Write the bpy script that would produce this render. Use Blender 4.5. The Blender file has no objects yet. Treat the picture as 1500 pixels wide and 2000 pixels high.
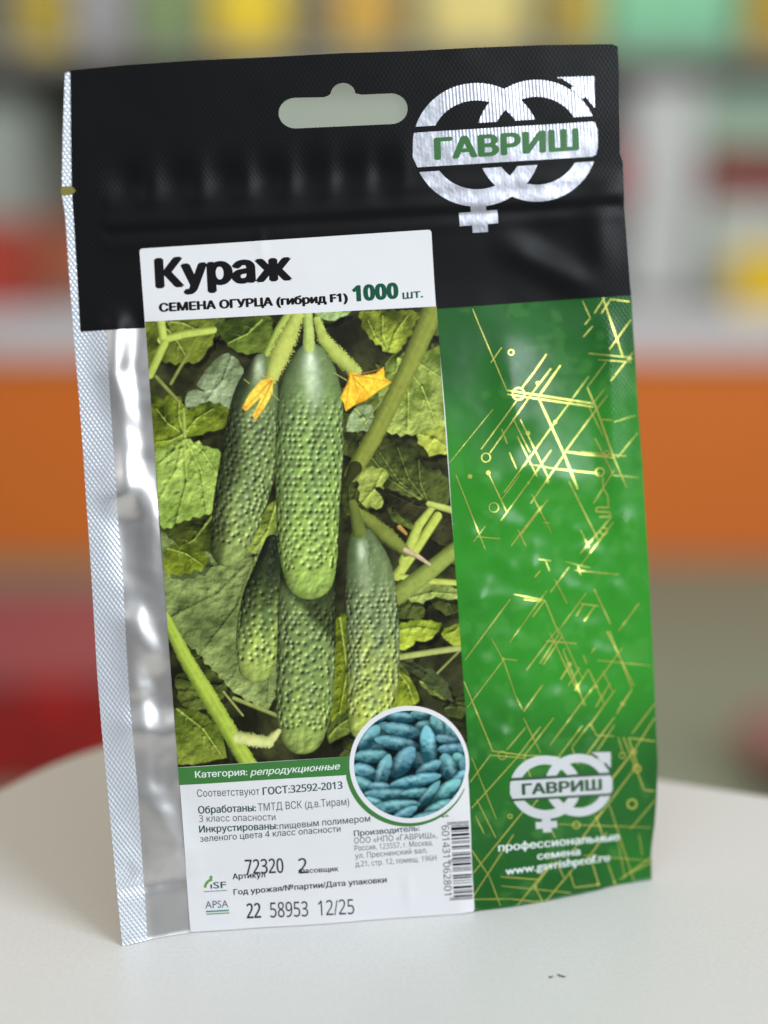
import bpy, math, random
import numpy as np
from mathutils import Vector, Matrix
from mathutils.geometry import delaunay_2d_cdt

random.seed(7)
RNG = np.random.default_rng(11)
SC = bpy.context.scene
COL = SC.collection

# ------------------------------------------------------------------ camera
CAM_H = 0.23644
PITCH = math.radians(20.0)
VFOV = math.radians(32.0)
cam = bpy.data.cameras.new('camera')
cam_o = bpy.data.objects.new('camera', cam)
COL.objects.link(cam_o)
cam_o.location = (0, 0, CAM_H)
cam_o.rotation_euler = (math.radians(90) - PITCH, 0, 0)
cam.sensor_fit = 'VERTICAL'
cam.sensor_height = 24.0
cam.angle = VFOV
cam.clip_start = 0.01
cam.clip_end = 60
cam.dof.use_dof = True
cam.dof.focus_distance = 0.414
cam.dof.aperture_fstop = 2.3
cam.dof.aperture_blades = 0
SC.camera = cam_o

# ------------------------------------------------------------------ world
W = bpy.data.worlds.new('World')
SC.world = W
W.use_nodes = True
nt = W.node_tree
bg = nt.nodes['Background']
tc = nt.nodes.new('ShaderNodeTexCoord')
sx = nt.nodes.new('ShaderNodeSeparateXYZ')
nt.links.new(tc.outputs['Generated'], sx.inputs[0])
mr = nt.nodes.new('ShaderNodeMapRange')
mr.inputs['From Min'].default_value = -1
mr.inputs['From Max'].default_value = 1
nt.links.new(sx.outputs['Z'], mr.inputs['Value'])


def ramp(stops):
    r = nt.nodes.new('ShaderNodeValToRGB')
    nt.links.new(mr.outputs[0], r.inputs[0])
    el = r.color_ramp.elements
    el[0].position, el[0].color = stops[0][0], stops[0][1] + (1,)
    el[1].position, el[1].color = stops[-1][0], stops[-1][1] + (1,)
    for p, c in stops[1:-1]:
        q = el.new(p)
        q.color = c + (1,)
    return r


# daylight side (behind the camera) and warm shop side
day = ramp([(0.30, (0.10, 0.10, 0.10)), (0.52, (0.13, 0.135, 0.14)), (0.66, (0.46, 0.50, 0.54)), (0.95, (0.78, 0.82, 0.86))])
shop = ramp([(0.30, (0.16, 0.12, 0.08)), (0.50, (0.34, 0.26, 0.16)), (0.70, (0.64, 0.50, 0.30)), (0.95, (0.76, 0.64, 0.46))])
my = nt.nodes.new('ShaderNodeMapRange')
my.inputs['From Min'].default_value = -0.45
my.inputs['From Max'].default_value = 0.45
nt.links.new(sx.outputs['Y'], my.inputs['Value'])
mxw = nt.nodes.new('ShaderNodeMix')
mxw.data_type = 'RGBA'
nt.links.new(my.outputs[0], mxw.inputs['Factor'])
nt.links.new(day.outputs[0], mxw.inputs['A'])
nt.links.new(shop.outputs[0], mxw.inputs['B'])
nt.links.new(mxw.outputs['Result'], bg.inputs['Color'])
bg.inputs['Strength'].default_value = 0.85


def area(name, loc, target, sx_, sy_, power, color):
    l = bpy.data.lights.new(name, 'AREA')
    l.shape = 'RECTANGLE'
    l.size, l.size_y, l.energy, l.color = sx_, sy_, power, color
    o = bpy.data.objects.new(name, l)
    COL.objects.link(o)
    o.location = loc
    d = Vector(target) - Vector(loc)
    o.rotation_euler = d.to_track_quat('-Z', 'Y').to_euler()
    return o


area('window_light', (1.55, -0.70, 1.15), (0.0, 0.40, 0.08), 1.0, 1.0, 37, (0.86, 0.94, 1.0))
area('front_fill_light', (-0.75, -1.25, 1.55), (0.0, 0.40, 0.08), 0.9, 0.5, 4, (1.0, 0.975, 0.94))  # added soft fill for the packet front, no visible source
area('shelf_fill_light', (0.2, 1.05, 0.56), (0.1, 2.5, -0.30), 1.8, 0.3, 18, (1.0, 0.96, 0.9))  # added lamp out of view, brightens only the shelf behind the table

SC.view_settings.view_transform = 'Standard'
SC.view_settings.look = 'None'
SC.view_settings.exposure = 0.0
SC.view_settings.gamma = 1.0
SC.view_settings.use_curve_mapping = False


# ------------------------------------------------------------------ helpers
def lin(c):
    c = np.asarray(c, float) / 255.0
    return np.where(c <= 0.04045, c / 12.92, ((c + 0.055) / 1.055) ** 2.4)


def L4(c):
    return tuple(float(x) for x in lin(c)) + (1.0,)


def mat(name, rgb, rough=0.5, metal=0.0, spec=0.5, coat=0.0, coat_rough=0.1, var=0.06, scale=60.0, bump=0.0,
        bump_scale=400.0, sheen=0.0):
    """principled material with a procedural colour variation and fine bump"""
    m = bpy.data.materials.new(name)
    m.use_nodes = True
    t = m.node_tree
    b = t.nodes['Principled BSDF']
    b.inputs['Roughness'].default_value = rough
    b.inputs['Metallic'].default_value = metal
    b.inputs['Specular IOR Level'].default_value = spec
    b.inputs['Coat Weight'].default_value = coat
    b.inputs['Coat Roughness'].default_value = coat_rough
    co = t.nodes.new('ShaderNodeTexCoord')
    nz = t.nodes.new('ShaderNodeTexNoise')
    nz.inputs['Scale'].default_value = scale
    nz.inputs['Detail'].default_value = 4
    t.links.new(co.outputs['Object'], nz.inputs['Vector'])
    mx = t.nodes.new('ShaderNodeMix')
    mx.data_type = 'RGBA'
    c = lin(rgb)
    mx.inputs['A'].default_value = tuple(float(x) for x in c * (1 - var)) + (1,)
    mx.inputs['B'].default_value = tuple(float(min(1, x)) for x in c * (1 + var)) + (1,)
    t.links.new(nz.outputs['Fac'], mx.inputs['Factor'])
    t.links.new(mx.outputs['Result'], b.inputs['Base Color'])
    if bump:
        n2 = t.nodes.new('ShaderNodeTexNoise')
        n2.inputs['Scale'].default_value = bump_scale
        n2.inputs['Detail'].default_value = 3
        t.links.new(co.outputs['Object'], n2.inputs['Vector'])
        bp = t.nodes.new('ShaderNodeBump')
        bp.inputs['Strength'].default_value = bump
        bp.inputs['Distance'].default_value = 0.0004
        t.links.new(n2.outputs['Fac'], bp.inputs['Height'])
        t.links.new(bp.outputs[0], b.inputs['Normal'])
    return m


def math_node(t, op, a, b=None):
    n = t.nodes.new('ShaderNodeMath')
    n.operation = op
    for i, v in enumerate((a, b)):
        if v is None:
            continue
        if isinstance(v, (int, float)):
            n.inputs[i].default_value = v
        else:
            t.links.new(v, n.inputs[i])
    return n.outputs[0]


def add_knurl(m, period_u=1.15, period_v=0.75, strength=0.6, dist=0.00012, lines=False):
    """pressed diamond texture of the heat seals, weighted by the mesh attribute 'knurl'"""
    t = m.node_tree
    b = t.nodes['Principled BSDF']
    uv = t.nodes.new('ShaderNodeUVMap')
    uv.uv_map = 'mm'
    s = t.nodes.new('ShaderNodeSeparateXYZ')
    t.links.new(uv.outputs[0], s.inputs[0])
    ku, kv = 2 * math.pi / period_u, 2 * math.pi / period_v
    if lines:
        h = math_node(t, 'SINE', math_node(t, 'MULTIPLY', s.outputs[0], ku))
    else:
        a = math_node(t, 'SINE', math_node(t, 'MULTIPLY', s.outputs[0], ku))
        c = math_node(t, 'SINE', math_node(t, 'MULTIPLY', s.outputs[1], kv / 2))
        h = math_node(t, 'MULTIPLY', a, c)
    at = t.nodes.new('ShaderNodeAttribute')
    at.attribute_name = 'knurl'
    h = math_node(t, 'MULTIPLY', h, at.outputs['Fac'])
    bp = t.nodes.new('ShaderNodeBump')
    bp.inputs['Strength'].default_value = strength
    bp.inputs['Distance'].default_value = dist
    t.links.new(h, bp.inputs['Height'])
    old = b.inputs['Normal'].links
    if old:
        t.links.new(old[0].from_socket, bp.inputs['Normal'])
    t.links.new(bp.outputs[0], b.inputs['Normal'])
    return m


def attr_mat(name, rough=0.4, spec=0.4, coat=0.15):
    """print ink: base colour from the colour attribute 'ink'"""
    m = bpy.data.materials.new(name)
    m.use_nodes = True
    t = m.node_tree
    b = t.nodes['Principled BSDF']
    a = t.nodes.new('ShaderNodeVertexColor')
    a.layer_name = 'ink'
    t.links.new(a.outputs[0], b.inputs['Base Color'])
    b.inputs['Roughness'].default_value = rough
    b.inputs['Specular IOR Level'].default_value = spec
    b.inputs['Coat Weight'].default_value = coat
    b.inputs['Coat Roughness'].default_value = 0.25
    return m


def tag(o, label=None, cat=None, group=None, kind=None):
    if label: o['label'] = label
    if cat: o['category'] = cat
    if group: o['group'] = group
    if kind: o['kind'] = kind
    return o


def empty(name, loc=(0, 0, 0)):
    o = bpy.data.objects.new(name, None)
    COL.objects.link(o)
    o.location = loc
    o.empty_display_size = 0.02
    return o


def mesh_obj(name, V, F, m, parent=None, smooth=True):
    me = bpy.data.meshes.new(name)
    V = np.asarray(V, np.float32)
    if isinstance(F, np.ndarray):
        k = F.shape[1]
        me.vertices.add(len(V)); me.vertices.foreach_set('co', V.ravel())
        me.loops.add(F.size); me.loops.foreach_set('vertex_index', F.astype(np.int32).ravel())
        me.polygons.add(len(F))
        me.polygons.foreach_set('loop_start', np.arange(0, F.size, k, dtype=np.int32))
        me.update(calc_edges=True)
        me.validate()
    else:
        me.from_pydata([tuple(map(float, v)) for v in V], [], F)
        me.update()
    if smooth:
        me.polygons.foreach_set('use_smooth', np.ones(len(me.polygons), bool))
    me.materials.append(m)
    o = bpy.data.objects.new(name, me)
    COL.objects.link(o)
    if parent is not None:
        o.parent = parent
        if parent.parent is None and parent.type == 'EMPTY':
            o.matrix_parent_inverse = Matrix.Translation(parent.location).inverted()
    return o


# rounded box: list of bevelled boxes merged into one mesh
def box_mesh(x0, x1, y0, y1, z0, z1, bev=0.0):
    import bmesh
    bm = bmesh.new()
    bmesh.ops.create_cube(bm, size=1)
    for v in bm.verts:
        v.co = Vector(((x0 + x1) / 2 + v.co.x * (x1 - x0), (y0 + y1) / 2 + v.co.y * (y1 - y0),
                       (z0 + z1) / 2 + v.co.z * (z1 - z0)))
    if bev:
        bmesh.ops.bevel(bm, geom=list(bm.edges), offset=bev, segments=2, affect='EDGES', profile=0.5)
    V = [tuple(v.co) for v in bm.verts]
    bm.verts.index_update()
    F = [[v.index for v in f.verts] for f in bm.faces]
    bm.free()
    return V, F


def box(name, x0, x1, y0, y1, z0, z1, m, parent=None, bev=0.004):
    V, F = box_mesh(x0, x1, y0, y1, z0, z1, bev)
    return mesh_obj(name, V, F, m, parent, smooth=False)


def lathe(name, prof, cx, cy, m, parent=None, seg=28):
    V, F = [], []
    for r, z in prof:
        for k in range(seg):
            a = 2 * math.pi * k / seg
            V.append((cx + r * math.cos(a), cy + r * math.sin(a), z))
    for i in range(len(prof) - 1):
        for k in range(seg):
            k2 = (k + 1) % seg
            F.append([i * seg + k, i * seg + k2, (i + 1) * seg + k2, (i + 1) * seg + k])
    F.append(list(range(seg))[::-1])
    F.append([(len(prof) - 1) * seg + k for k in range(seg)])
    return mesh_obj(name, V, F, m, parent)


# ------------------------------------------------------------------ value noise
def vnoise(x, y, seed=0):
    r = np.random.default_rng(seed)
    T = r.random((256, 256))
    xi, yi = np.floor(x).astype(int), np.floor(y).astype(int)
    fx, fy = x - xi, y - yi
    fx = fx * fx * (3 - 2 * fx); fy = fy * fy * (3 - 2 * fy)
    a = T[yi & 255, xi & 255]; b = T[yi & 255, (xi + 1) & 255]
    c = T[(yi + 1) & 255, xi & 255]; d = T[(yi + 1) & 255, (xi + 1) & 255]
    return (a * (1 - fx) + b * fx) * (1 - fy) + (c * (1 - fx) + d * fx) * fy


def fbm(x, y, seed=0, octv=4):
    s, a, t = 0, 1.0, 0
    for k in range(octv):
        s = s + a * vnoise(x * 2 ** k + 17 * k, y * 2 ** k + 31 * k, seed + k)
        t += a
        a *= 0.55
    return s / t


# ================================================================== SETTING
M_table = mat('white_laminate', (222, 223, 223), rough=0.26, spec=0.6, var=0.09, scale=1000, bump=0.16, bump_scale=1100)


def table_pt(x, y):
    f = 1000 / math.tan(VFOV / 2)
    d = np.array([(x - 750) / f, math.cos(PITCH) - (y - 1000) / f * math.sin(PITCH),
                  -math.sin(PITCH) - (y - 1000) / f * math.cos(PITCH)])
    s = -CAM_H / d[2]
    return s * d[0], s * d[1]


def build_table():
    root = empty('table', (0, 0.2, -0.03))
    # a table with one broad rounded corner: tangent edges + arc
    pl = table_pt(0, 1545)
    pr = table_pt(1290, 1525)
    a1 = math.atan2(table_pt(195, 1448)[1] - pl[1], table_pt(195, 1448)[0] - pl[0])
    a2 = math.atan2(table_pt(1500, 1557)[1] - table_pt(1290, 1525)[1], table_pt(1500, 1557)[0] - table_pt(1290, 1525)[0])   # edge directions
    ts = np.linspace(a1, a2, 26)
    # arc joining the two edges, radius solved from the chord
    d1 = np.array([math.cos(a1), math.sin(a1)]); d2 = np.array([math.cos(a2), math.sin(a2)])
    P, Q = np.array(pl), np.array(pr)
    A = np.array([d1, -d2]).T
    t = np.linalg.solve(A, Q - P)
    X = P + d1 * t[0]                       # where the straight edges would meet
    half = (math.pi - (a1 - a2)) / 2
    tl = 0.055
    R = tl * math.tan(half)
    c = X - d1 * tl + R * np.array([math.sin(a1), -math.cos(a1)])
    arc = [c + R * np.array([-math.sin(k), math.cos(k)]) for k in ts]
    pts = [arc[0] - d1 * 0.75] + arc + [arc[-1] + d2 * 0.75, np.array([0.7, -0.5]), np.array([-0.5, -0.5])]
    prof = [(0.0, 0.0), (0.0012, -0.0004), (0.002, -0.0014), (0.002, -0.022), (0.001, -0.024)]
    n = len(pts)
    cen = np.mean(pts, axis=0)
    V, F = [], []
    for off, z in prof:
        for p in pts:
            u = (p - cen) / np.linalg.norm(p - cen)
            V.append((p[0] + u[0] * off, p[1] + u[1] * off, z))
    for i in range(len(prof) - 1):
        for k in range(n):
            F.append([i * n + k, (i + 1) * n + k, (i + 1) * n + (k + 1) % n, i * n + (k + 1) % n])
    F.append(list(range(n))[::-1])
    F.append([(len(prof) - 1) * n + k for k in range(n)])
    mesh_obj('table_top', V, F, M_table, root, smooth=False)
    tag(root, 'white laminate table with a broad rounded corner under the seed packet', 'table')


build_table()

FLOOR_Z = -0.72
M_floor = mat('floor_tile', (120, 130, 112), rough=0.45, var=0.25, scale=3.5)
V, F = box_mesh(-6, 6, -3, 9, FLOOR_Z - 0.05, FLOOR_Z)
tag(mesh_obj('floor', V, F, M_floor, smooth=False), kind='structure')

# ---- shop shelf far behind (all out of focus)
SY = 2.42                        # front of the plinth


def zat(y, dist):
    """height of the point seen at photo row y at horizontal distance dist"""
    return CAM_H + dist * math.tan(-PITCH - math.atan((y - 1000) / (1000 / math.tan(VFOV / 2))))


def xat(x, y, dist):
    f = 1000 / math.tan(VFOV / 2)
    return dist * (x - 750) / f / (math.cos(PITCH) - (y - 1000) / f * math.sin(PITCH))


M_orange = mat('orange_plinth', (206, 108, 38), rough=0.45, var=0.03, scale=3)
M_rail = mat('white_price_rail', (196, 194, 198), rough=0.4, var=0.02)
M_shelf = mat('grey_shelf_board', (128, 126, 120), rough=0.5)
M_back = mat('shelf_back_panel', (122, 122, 110), rough=0.6, var=0.15, scale=4)

z_pl_top = zat(690, SY); z_rail_top = zat(606, SY)
z_up = zat(128, SY)
shelf = empty('shop_shelf', (0, SY + 0.2, FLOOR_Z))
box('plinth', -2.2, 2.2, SY, SY + 0.5, FLOOR_Z, z_pl_top - 0.001, M_orange, shelf)
box('price_rail', -2.2, 2.2, SY - 0.02, SY - 0.002, z_pl_top, z_rail_top, M_rail, shelf)
box('lower_shelf_board', -2.2, 2.2, SY, SY + 0.5, z_rail_top - 0.03, z_rail_top - 0.004, M_shelf, shelf)
box('upper_shelf_board', -2.2, 2.2, SY + 0.06, SY + 0.5, z_up - 0.006, z_up + 0.016, M_shelf, shelf)
box('back_panel', -2.2, 2.2, SY + 0.505, SY + 0.53, FLOOR_Z, z_up + 0.5, M_back, shelf)
tag(shelf, 'long shop shelf with an orange plinth and white price rail behind the table', 'shelf')


def product(name, rgb, x0, x1, ytop, ybot, dist, label, cat, depth=0.07, base=None, lid=None, group=None, band=None):
    """a carton or pack standing on a shelf; px columns and rows give its place and size"""
    ym = (ytop + ybot) / 2
    X0, X1 = xat(x0, ym, dist), xat(x1, ym, dist)
    Z1 = zat(ytop, dist)
    Z0 = base if base is not None else zat(ybot, dist)
    m = mat(name + '_paint', rgb, rough=0.45, var=0.08, scale=25)
    root = empty(name, ((X0 + X1) / 2, dist + depth / 2, Z0))
    box('carton', X0, X1, dist, dist + depth, Z0, Z1, m, root, bev=0.003)
    if band:
        mb = mat(name + '_band', band, rough=0.45)
        h = Z1 - Z0
        box('printed_panel', X0 + 0.006, X1 - 0.006, dist - 0.0015, dist - 0.0002, Z0 + h * 0.3, Z0 + h * 0.68, mb, root, bev=0)
    if lid:
        ml = mat(name + '_lid', lid, rough=0.4)
        box('lid', X0 - 0.002, X1 + 0.002, dist - 0.002, dist + depth + 0.002, Z1 + 0.0005, Z1 + 0.014, ml, root)
    tag(root, label, cat, group)
    return root


UPZ = z_up + 0.0165
UD = SY + 0.075
# upper shelf row (top of the picture)
product('seed_carton', (196, 172, 52), 40, 118, -90, 110, UD, 'yellow carton at the left end of the upper shelf', 'carton', base=UPZ, band=(176, 150, 40))
product('storage_tub', (158, 156, 160), 150, 240, -60, 110, UD, 'pale grey tub on the upper shelf between the leftmost yellow and green cartons', 'tub', base=UPZ, lid=(190, 190, 195))
product('plant_food_pack', (112, 138, 84), 282, 372, -70, 110, UD, 'green pack on the upper shelf beside the bright yellow carton', 'pack', base=UPZ, band=(140, 160, 110))
product('seed_carton', (212, 184, 40), 412, 560, -100, 110, UD, 'bright yellow wide carton on the upper shelf above the left part of the packet', 'carton', base=UPZ, band=(226, 196, 40))
product('seed_carton', (186, 158, 62), 650, 775, -80, 110, UD, 'mustard yellow carton above the packet near the hanging hole', 'carton', base=UPZ, band=(200, 150, 60))
product('seed_carton', (206, 190, 118), 830, 1030, -80, 110, UD, 'wide pale cream yellow carton above the packet emblem', 'carton', base=UPZ, band=(216, 200, 120))
product('seed_carton', (172, 156, 58), 1090, 1170, -100, 110, UD, 'narrow olive yellow carton left of the mint green carton', 'carton', base=UPZ, band=(196, 160, 50))
product('gift_carton', (112, 178, 142), 1185, 1440, -120, 110, UD, 'wide mint green carton on the upper shelf at the right', 'carton', base=UPZ, band=(126, 190, 150))
product('seed_carton', (176, 144, 36), 1468, 1600, -100, 110, UD, 'dark yellow carton at the right end of the upper shelf', 'carton', base=UPZ)
# lower shelf row
LZ = z_rail_top - 0.0035
LD = SY + 0.10
product('storage_tub', (150, 158, 152), -60, 66, 205, 560, LD, 'pale grey green tub at the left end of the lower shelf', 'tub', base=LZ)
product('fertiliser_pack', (168, 62, 48), -60, 56, 440, 620, SY + 0.02, 'small red pack in front of the pale tub at the left', 'pack', base=LZ, depth=0.05)
product('fertiliser_pack', (158, 92, 66), 62, 210, 440, 640, LD, 'rusty red pack left of the seed packet on the lower shelf', 'pack', base=LZ)
product('storage_tub', (160, 170, 158), 470, 830, 150, 560, LD, 'wide grey green tub seen through the hanging hole of the packet', 'tub', base=LZ)
product('fertiliser_pack', (140, 36, 36), 1150, 1236, 290, 400, SY + 0.03, 'dark red pack right beside the emblem side of the packet', 'pack', base=zat(400, SY + 0.03), depth=0.05)
product('storage_tub', (186, 188, 188), 1225, 1362, 165, 600, LD, 'tall pale grey canister on the lower shelf at the right', 'tub', base=LZ, depth=0.12)
product('gift_carton', (140, 164, 146), 1372, 1640, 175, 300, LD + 0.02, 'pale green carton above the maroon carton at the right edge', 'carton', base=zat(292, LD + 0.02))
product('gift_carton', (118, 34, 28), 1378, 1640, 298, 384, LD, 'maroon carton stacked under the pale green carton at the right edge', 'carton', base=zat(386, LD))
product('storage_tub', (180, 188, 182), 1372, 1640, 392, 600, LD + 0.01, 'low grey tub under the maroon carton at the right edge', 'tub', base=LZ)
product('price_card', (214, 178, 32), 1432, 1640, 486, 548, SY + 0.005, 'yellow price card standing on the lower shelf at the right edge', 'card', base=LZ, depth=0.02)


# red crate and red bucket on the floor, both blurred
def crate():
    y = 1.72
    z1 = zat(1305, y)
    lo, hi = y, 3.0
    for _ in range(40):                       # how deep the lid runs back
        mid = (lo + hi) / 2
        if zat(1150, mid) < z1: hi = mid
        else: lo = mid
    d = min(lo, SY - 0.06) - y
    x0, x1, zb = xat(-420, 1250, y), xat(330, 1250, y), FLOOR_Z + 0.001
    m = mat('red_plastic', (150, 18, 22), rough=0.30, var=0.05, coat=0.2)
    ml = mat('sheen_red_lid', (138, 66, 68), rough=0.4, var=0.3, scale=6)  # mauve reflection on top of the lid is put into its colour
    root = empty('storage_box', ((x0 + x1) / 2, y + d / 2, zb))
    box('body', x0, x1, y, y + d, zb, z1 - 0.022, m, root, bev=0.02)
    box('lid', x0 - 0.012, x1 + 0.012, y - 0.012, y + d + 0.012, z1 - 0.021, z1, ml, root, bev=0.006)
    for k in (0.3, 0.7):
        xc = x0 + (x1 - x0) * k
        box('latch', xc - 0.04, xc + 0.04, y - 0.02, y - 0.0125, z1 - 0.08, z1 - 0.005, m, root)
    tag(root, 'dark red plastic storage box with a lid tinted by a painted sheen on the floor left of the packet', 'storage box')


crate()
bk = empty('bucket', (xat(1560, 1560, 1.75), 1.75, FLOOR_Z + 0.001))
M_bucket = mat('bucket_plastic', (128, 82, 76), rough=0.3)
bx = xat(1560, 1560, 1.75)
lathe('bucket_wall', [(0.05, FLOOR_Z + 0.001), (0.062, FLOOR_Z + 0.04), (0.07, FLOOR_Z + 0.058), (0.073, FLOOR_Z + 0.062), (0.066, FLOOR_Z + 0.062), (0.058, FLOOR_Z + 0.02)], bx, 1.75, M_bucket, bk)
tag(bk, 'small dusty red bucket on the floor at the right edge', 'bucket')

# ================================================================== SEED PACKET
# the pouch sheet: origin at its top left corner, u across, v down (metres), N towards the viewer
O = np.array([-0.07140522, 0.41063575, 0.19221413])
EU = np.array([0.97789512, 0.20756307, 0.02527255])
EV = np.array([0.0827703, -0.27326733, -0.95837051])
N = -np.cross(EU, EV); N /= np.linalg.norm(N)
FPX = 1000 / math.tan(VFOV / 2)
CW = np.array([0, 0, CAM_H])
CR = np.array([1.0, 0, 0])
CD = np.array([0, -math.sin(PITCH), -math.cos(PITCH)])
CF = np.array([0, math.cos(PITCH), -math.sin(PITCH)])


def ray(x, y):
    x = np.asarray(x, float); y = np.asarray(y, float)
    return CF + ((x - 750) / FPX)[..., None] * CR + ((y - 1000) / FPX)[..., None] * CD


def plane_uv(x, y, e=0.0):
    """rectify: photo position -> sheet coordinates (mm) on the sheet raised by e (mm)"""
    d = ray(x, y)
    off = O + N * (np.asarray(e, float)[..., None] / 1000.0)
    s = ((off - CW) @ N) / (d @ N)
    r = CW + s[..., None] * d - O
    return r @ EU * 1000, r @ EV * 1000


# relief of the pouch front on a fine grid (mm)
GU0, GV0, GS = -14.0, -6.0, 0.4
GNU, GNV = 400, 545
gu = GU0 + GS * np.arange(GNU)
gv = GV0 + GS * np.arange(GNV)
UU, VV = np.meshgrid(gu, gv)


def sstep(a, b, x):
    t = np.clip((x - a) / (b - a), 0, 1)
    return t * t * (3 - 2 * t)


E = np.zeros_like(UU)
# bottom edge wave (it stands on the table along this curve)
bu = [-10, -6, 1, 10, 25, 43, 60, 74, 87, 100, 112, 125, 140]
bd = [-0.2, -0.2, -1.8, -2.8, -1.6, 0.0, 1.0, 2.2, 1.8, 0.6, -1.8, -3.0, -3.4]
E += np.interp(UU, bu, bd) * sstep(150, 200, VV)
# slight curl of the free top
E += 0.9 * np.sin((UU - 10) / 130 * math.pi) * (1 - sstep(0, 60, VV))
# filled belly
lu = -0.032 * VV
cu = (UU - lu - 66) / 56
E += 3.6 * np.clip(1 - cu ** 2, 0, 1) ** 1.2 * sstep(52, 92, VV) * (1 - sstep(165, 196, VV))


def seg(x0, y0, x1, y1, amp, sig, soft=3.0):
    global E
    (a, c) = plane_uv(np.array([x0, x1]), np.array([y0, y1]))
    dx, dy = a[1] - a[0], c[1] - c[0]
    ln = math.hypot(dx, dy)
    t = ((UU - a[0]) * dx + (VV - c[0]) * dy) / ln
    q = ((UU - a[0]) * -dy + (VV - c[0]) * dx) / ln
    w = sstep(-soft, soft, t) * (1 - sstep(ln - soft, ln + soft, t))
    E += amp * np.exp(-0.5 * (q / sig) ** 2) * w


def bump(x, y, amp, su, sv, rot=0.0):
    global E
    a, c = plane_uv(np.array([x]), np.array([y]))
    du, dv = UU - a[0], VV - c[0]
    cr_, sr = math.cos(rot), math.sin(rot)
    p, q = du * cr_ + dv * sr, -du * sr + dv * cr_
    E += amp * np.exp(-0.5 * ((p / su) ** 2 + (q / sv) ** 2))


# zip closure
seg(205, 398, 1212, 345, 0.16, 1.1, 1.0)
seg(205, 436, 1214, 380, 0.24, 1.5, 1.0)
seg(205, 459, 1216, 402, -0.20, 0.9, 1.0)
seg(205, 475, 1216, 418, 0.10, 1.2, 1.0)
# row of dents above the zip
for i, (x, y) in enumerate([(252, 360), (346, 357), (437, 352), (522, 348), (600, 344), (672, 340), (740, 336)]):
    bump(x, y, -0.75, 3.2, 3.4, 0.25)
    bump(x + 44, y - 6, 0.30, 1.6, 3.6, 0.15)
bump(510, 480, 0.22, 0.9, 2.2)
bump(796, 1738, 0.22, 0.8, 2.6)
# creases in the black film at the right
seg(985, 478, 1150, 560, 0.75, 2.6, 6)
bump(1170, 470, 0.7, 3.0, 6.0)
bump(1060, 470, -0.5, 6.0, 4.0)
bump(1190, 370, 0.4, 3.0, 2.0)
# green film: soft folds, right hand seal step
seg(985, 690, 1015, 860, 0.9, 3.2, 5)
seg(1040, 900, 915, 950, 0.8, 3.0, 5)
seg(1186, 640, 1196, 960, 0.75, 1.8, 5)
bump(1090, 760, -0.6, 7.0, 9.0)
bump(1070, 940, 0.5, 5.0, 4.0)
seg(925, 1650, 935, 1790, -0.4, 2.0, 4)
seg(1120, 1700, 1190, 1745, 0.5, 3.0, 4)
# seeds pressing through the film
for k in range(230):
    x = RNG.uniform(905, 1225); y = RNG.uniform(930, 1460)
    bump(x, y, RNG.uniform(0.07, 0.24) * (1 if y > 1000 else 0.6), RNG.uniform(1.1, 2.2), RNG.uniform(1.1, 2.2), RNG.uniform(0, 3))
# foil folds between the side seal and the label
def seg_dist(X, Y, a, b):
    dx, dy = b[0] - a[0], b[1] - a[1]
    t = np.clip(((X - a[0]) * dx + (Y - a[1]) * dy) / (dx * dx + dy * dy + 1e-9), 0, 1)
    return np.hypot(X - a[0] - t * dx, Y - a[1] - t * dy), t


def polyridge(pts, amp, sig):
    global E
    p = np.array(pts, float)
    a, c = plane_uv(p[:, 0], p[:, 1])
    best = np.full(UU.shape, 1e9); arc = np.zeros(UU.shape); acc = 0.0
    for i in range(len(p) - 1):
        d, t = seg_dist(UU, VV, (a[i], c[i]), (a[i + 1], c[i + 1]))
        ln = math.hypot(a[i + 1] - a[i], c[i + 1] - c[i])
        k = d < best
        arc = np.where(k, acc + t * ln, arc); best = np.where(k, d, best)
        acc += ln
    E += amp * np.exp(-0.5 * (best / sig) ** 2) * (0.7 + 0.3 * np.sin(arc / 5.0))


for pts, a, s in [([(226, 640), (222, 728), (242, 790), (254, 875), (236, 968)], 1.5, 2.3),
                  ([(272, 640), (262, 720), (280, 830), (278, 900)], -0.7, 2.2),
                  ([(276, 950), (292, 1013), (284, 1105)], 1.3, 2.2),
                  ([(246, 1000), (262, 1110)], -0.8, 2.4),
                  ([(262, 1205), (292, 1275)], 0.9, 1.9),
                  ([(252, 1220), (266, 1340)], 0.7, 1.9),
                  ([(300, 1330), (318, 1400)], -0.8, 2.6),
                  ([(262, 1425), (335, 1418)], 0.9, 2.6),
                  ([(302, 1560), (340, 1660)], 1.1, 2.6),
                  ([(228, 1738), (420, 1712)], -0.35, 1.2)]:
    polyridge(pts, a, s)
wf = sstep(6, 9, UU - lu * 1.0) * (1 - sstep(17, 22, UU - lu)) * sstep(62, 70, VV) * (1 - sstep(178, 190, VV))
E += 1.1 * wf * (fbm(UU / 9.0 + 40, VV / 18.0 + 3, 5, 2) - 0.5)
E += 0.22 * wf * (fbm(UU / 2.6 + 70, VV / 3.4 + 13, 15, 2) - 0.5)
# crumpled band where the bottom seal begins
wb = np.exp(-0.5 * ((VV - 184) / 3.0) ** 2)
E += 0.5 * wb * (fbm(UU / 3.0 + 90, VV / 3.0 + 50, 9, 3) - 0.5) * (1 - sstep(10, 25, UU))
# general unevenness of the laminate
E += 0.55 * (fbm(UU / 26 + 60, VV / 26 + 60, 21, 3) - 0.5)
E += 0.16 * (fbm(UU / 6 + 30, VV / 6 + 80, 31, 3) - 0.5) * sstep(55, 75, VV)


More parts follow.
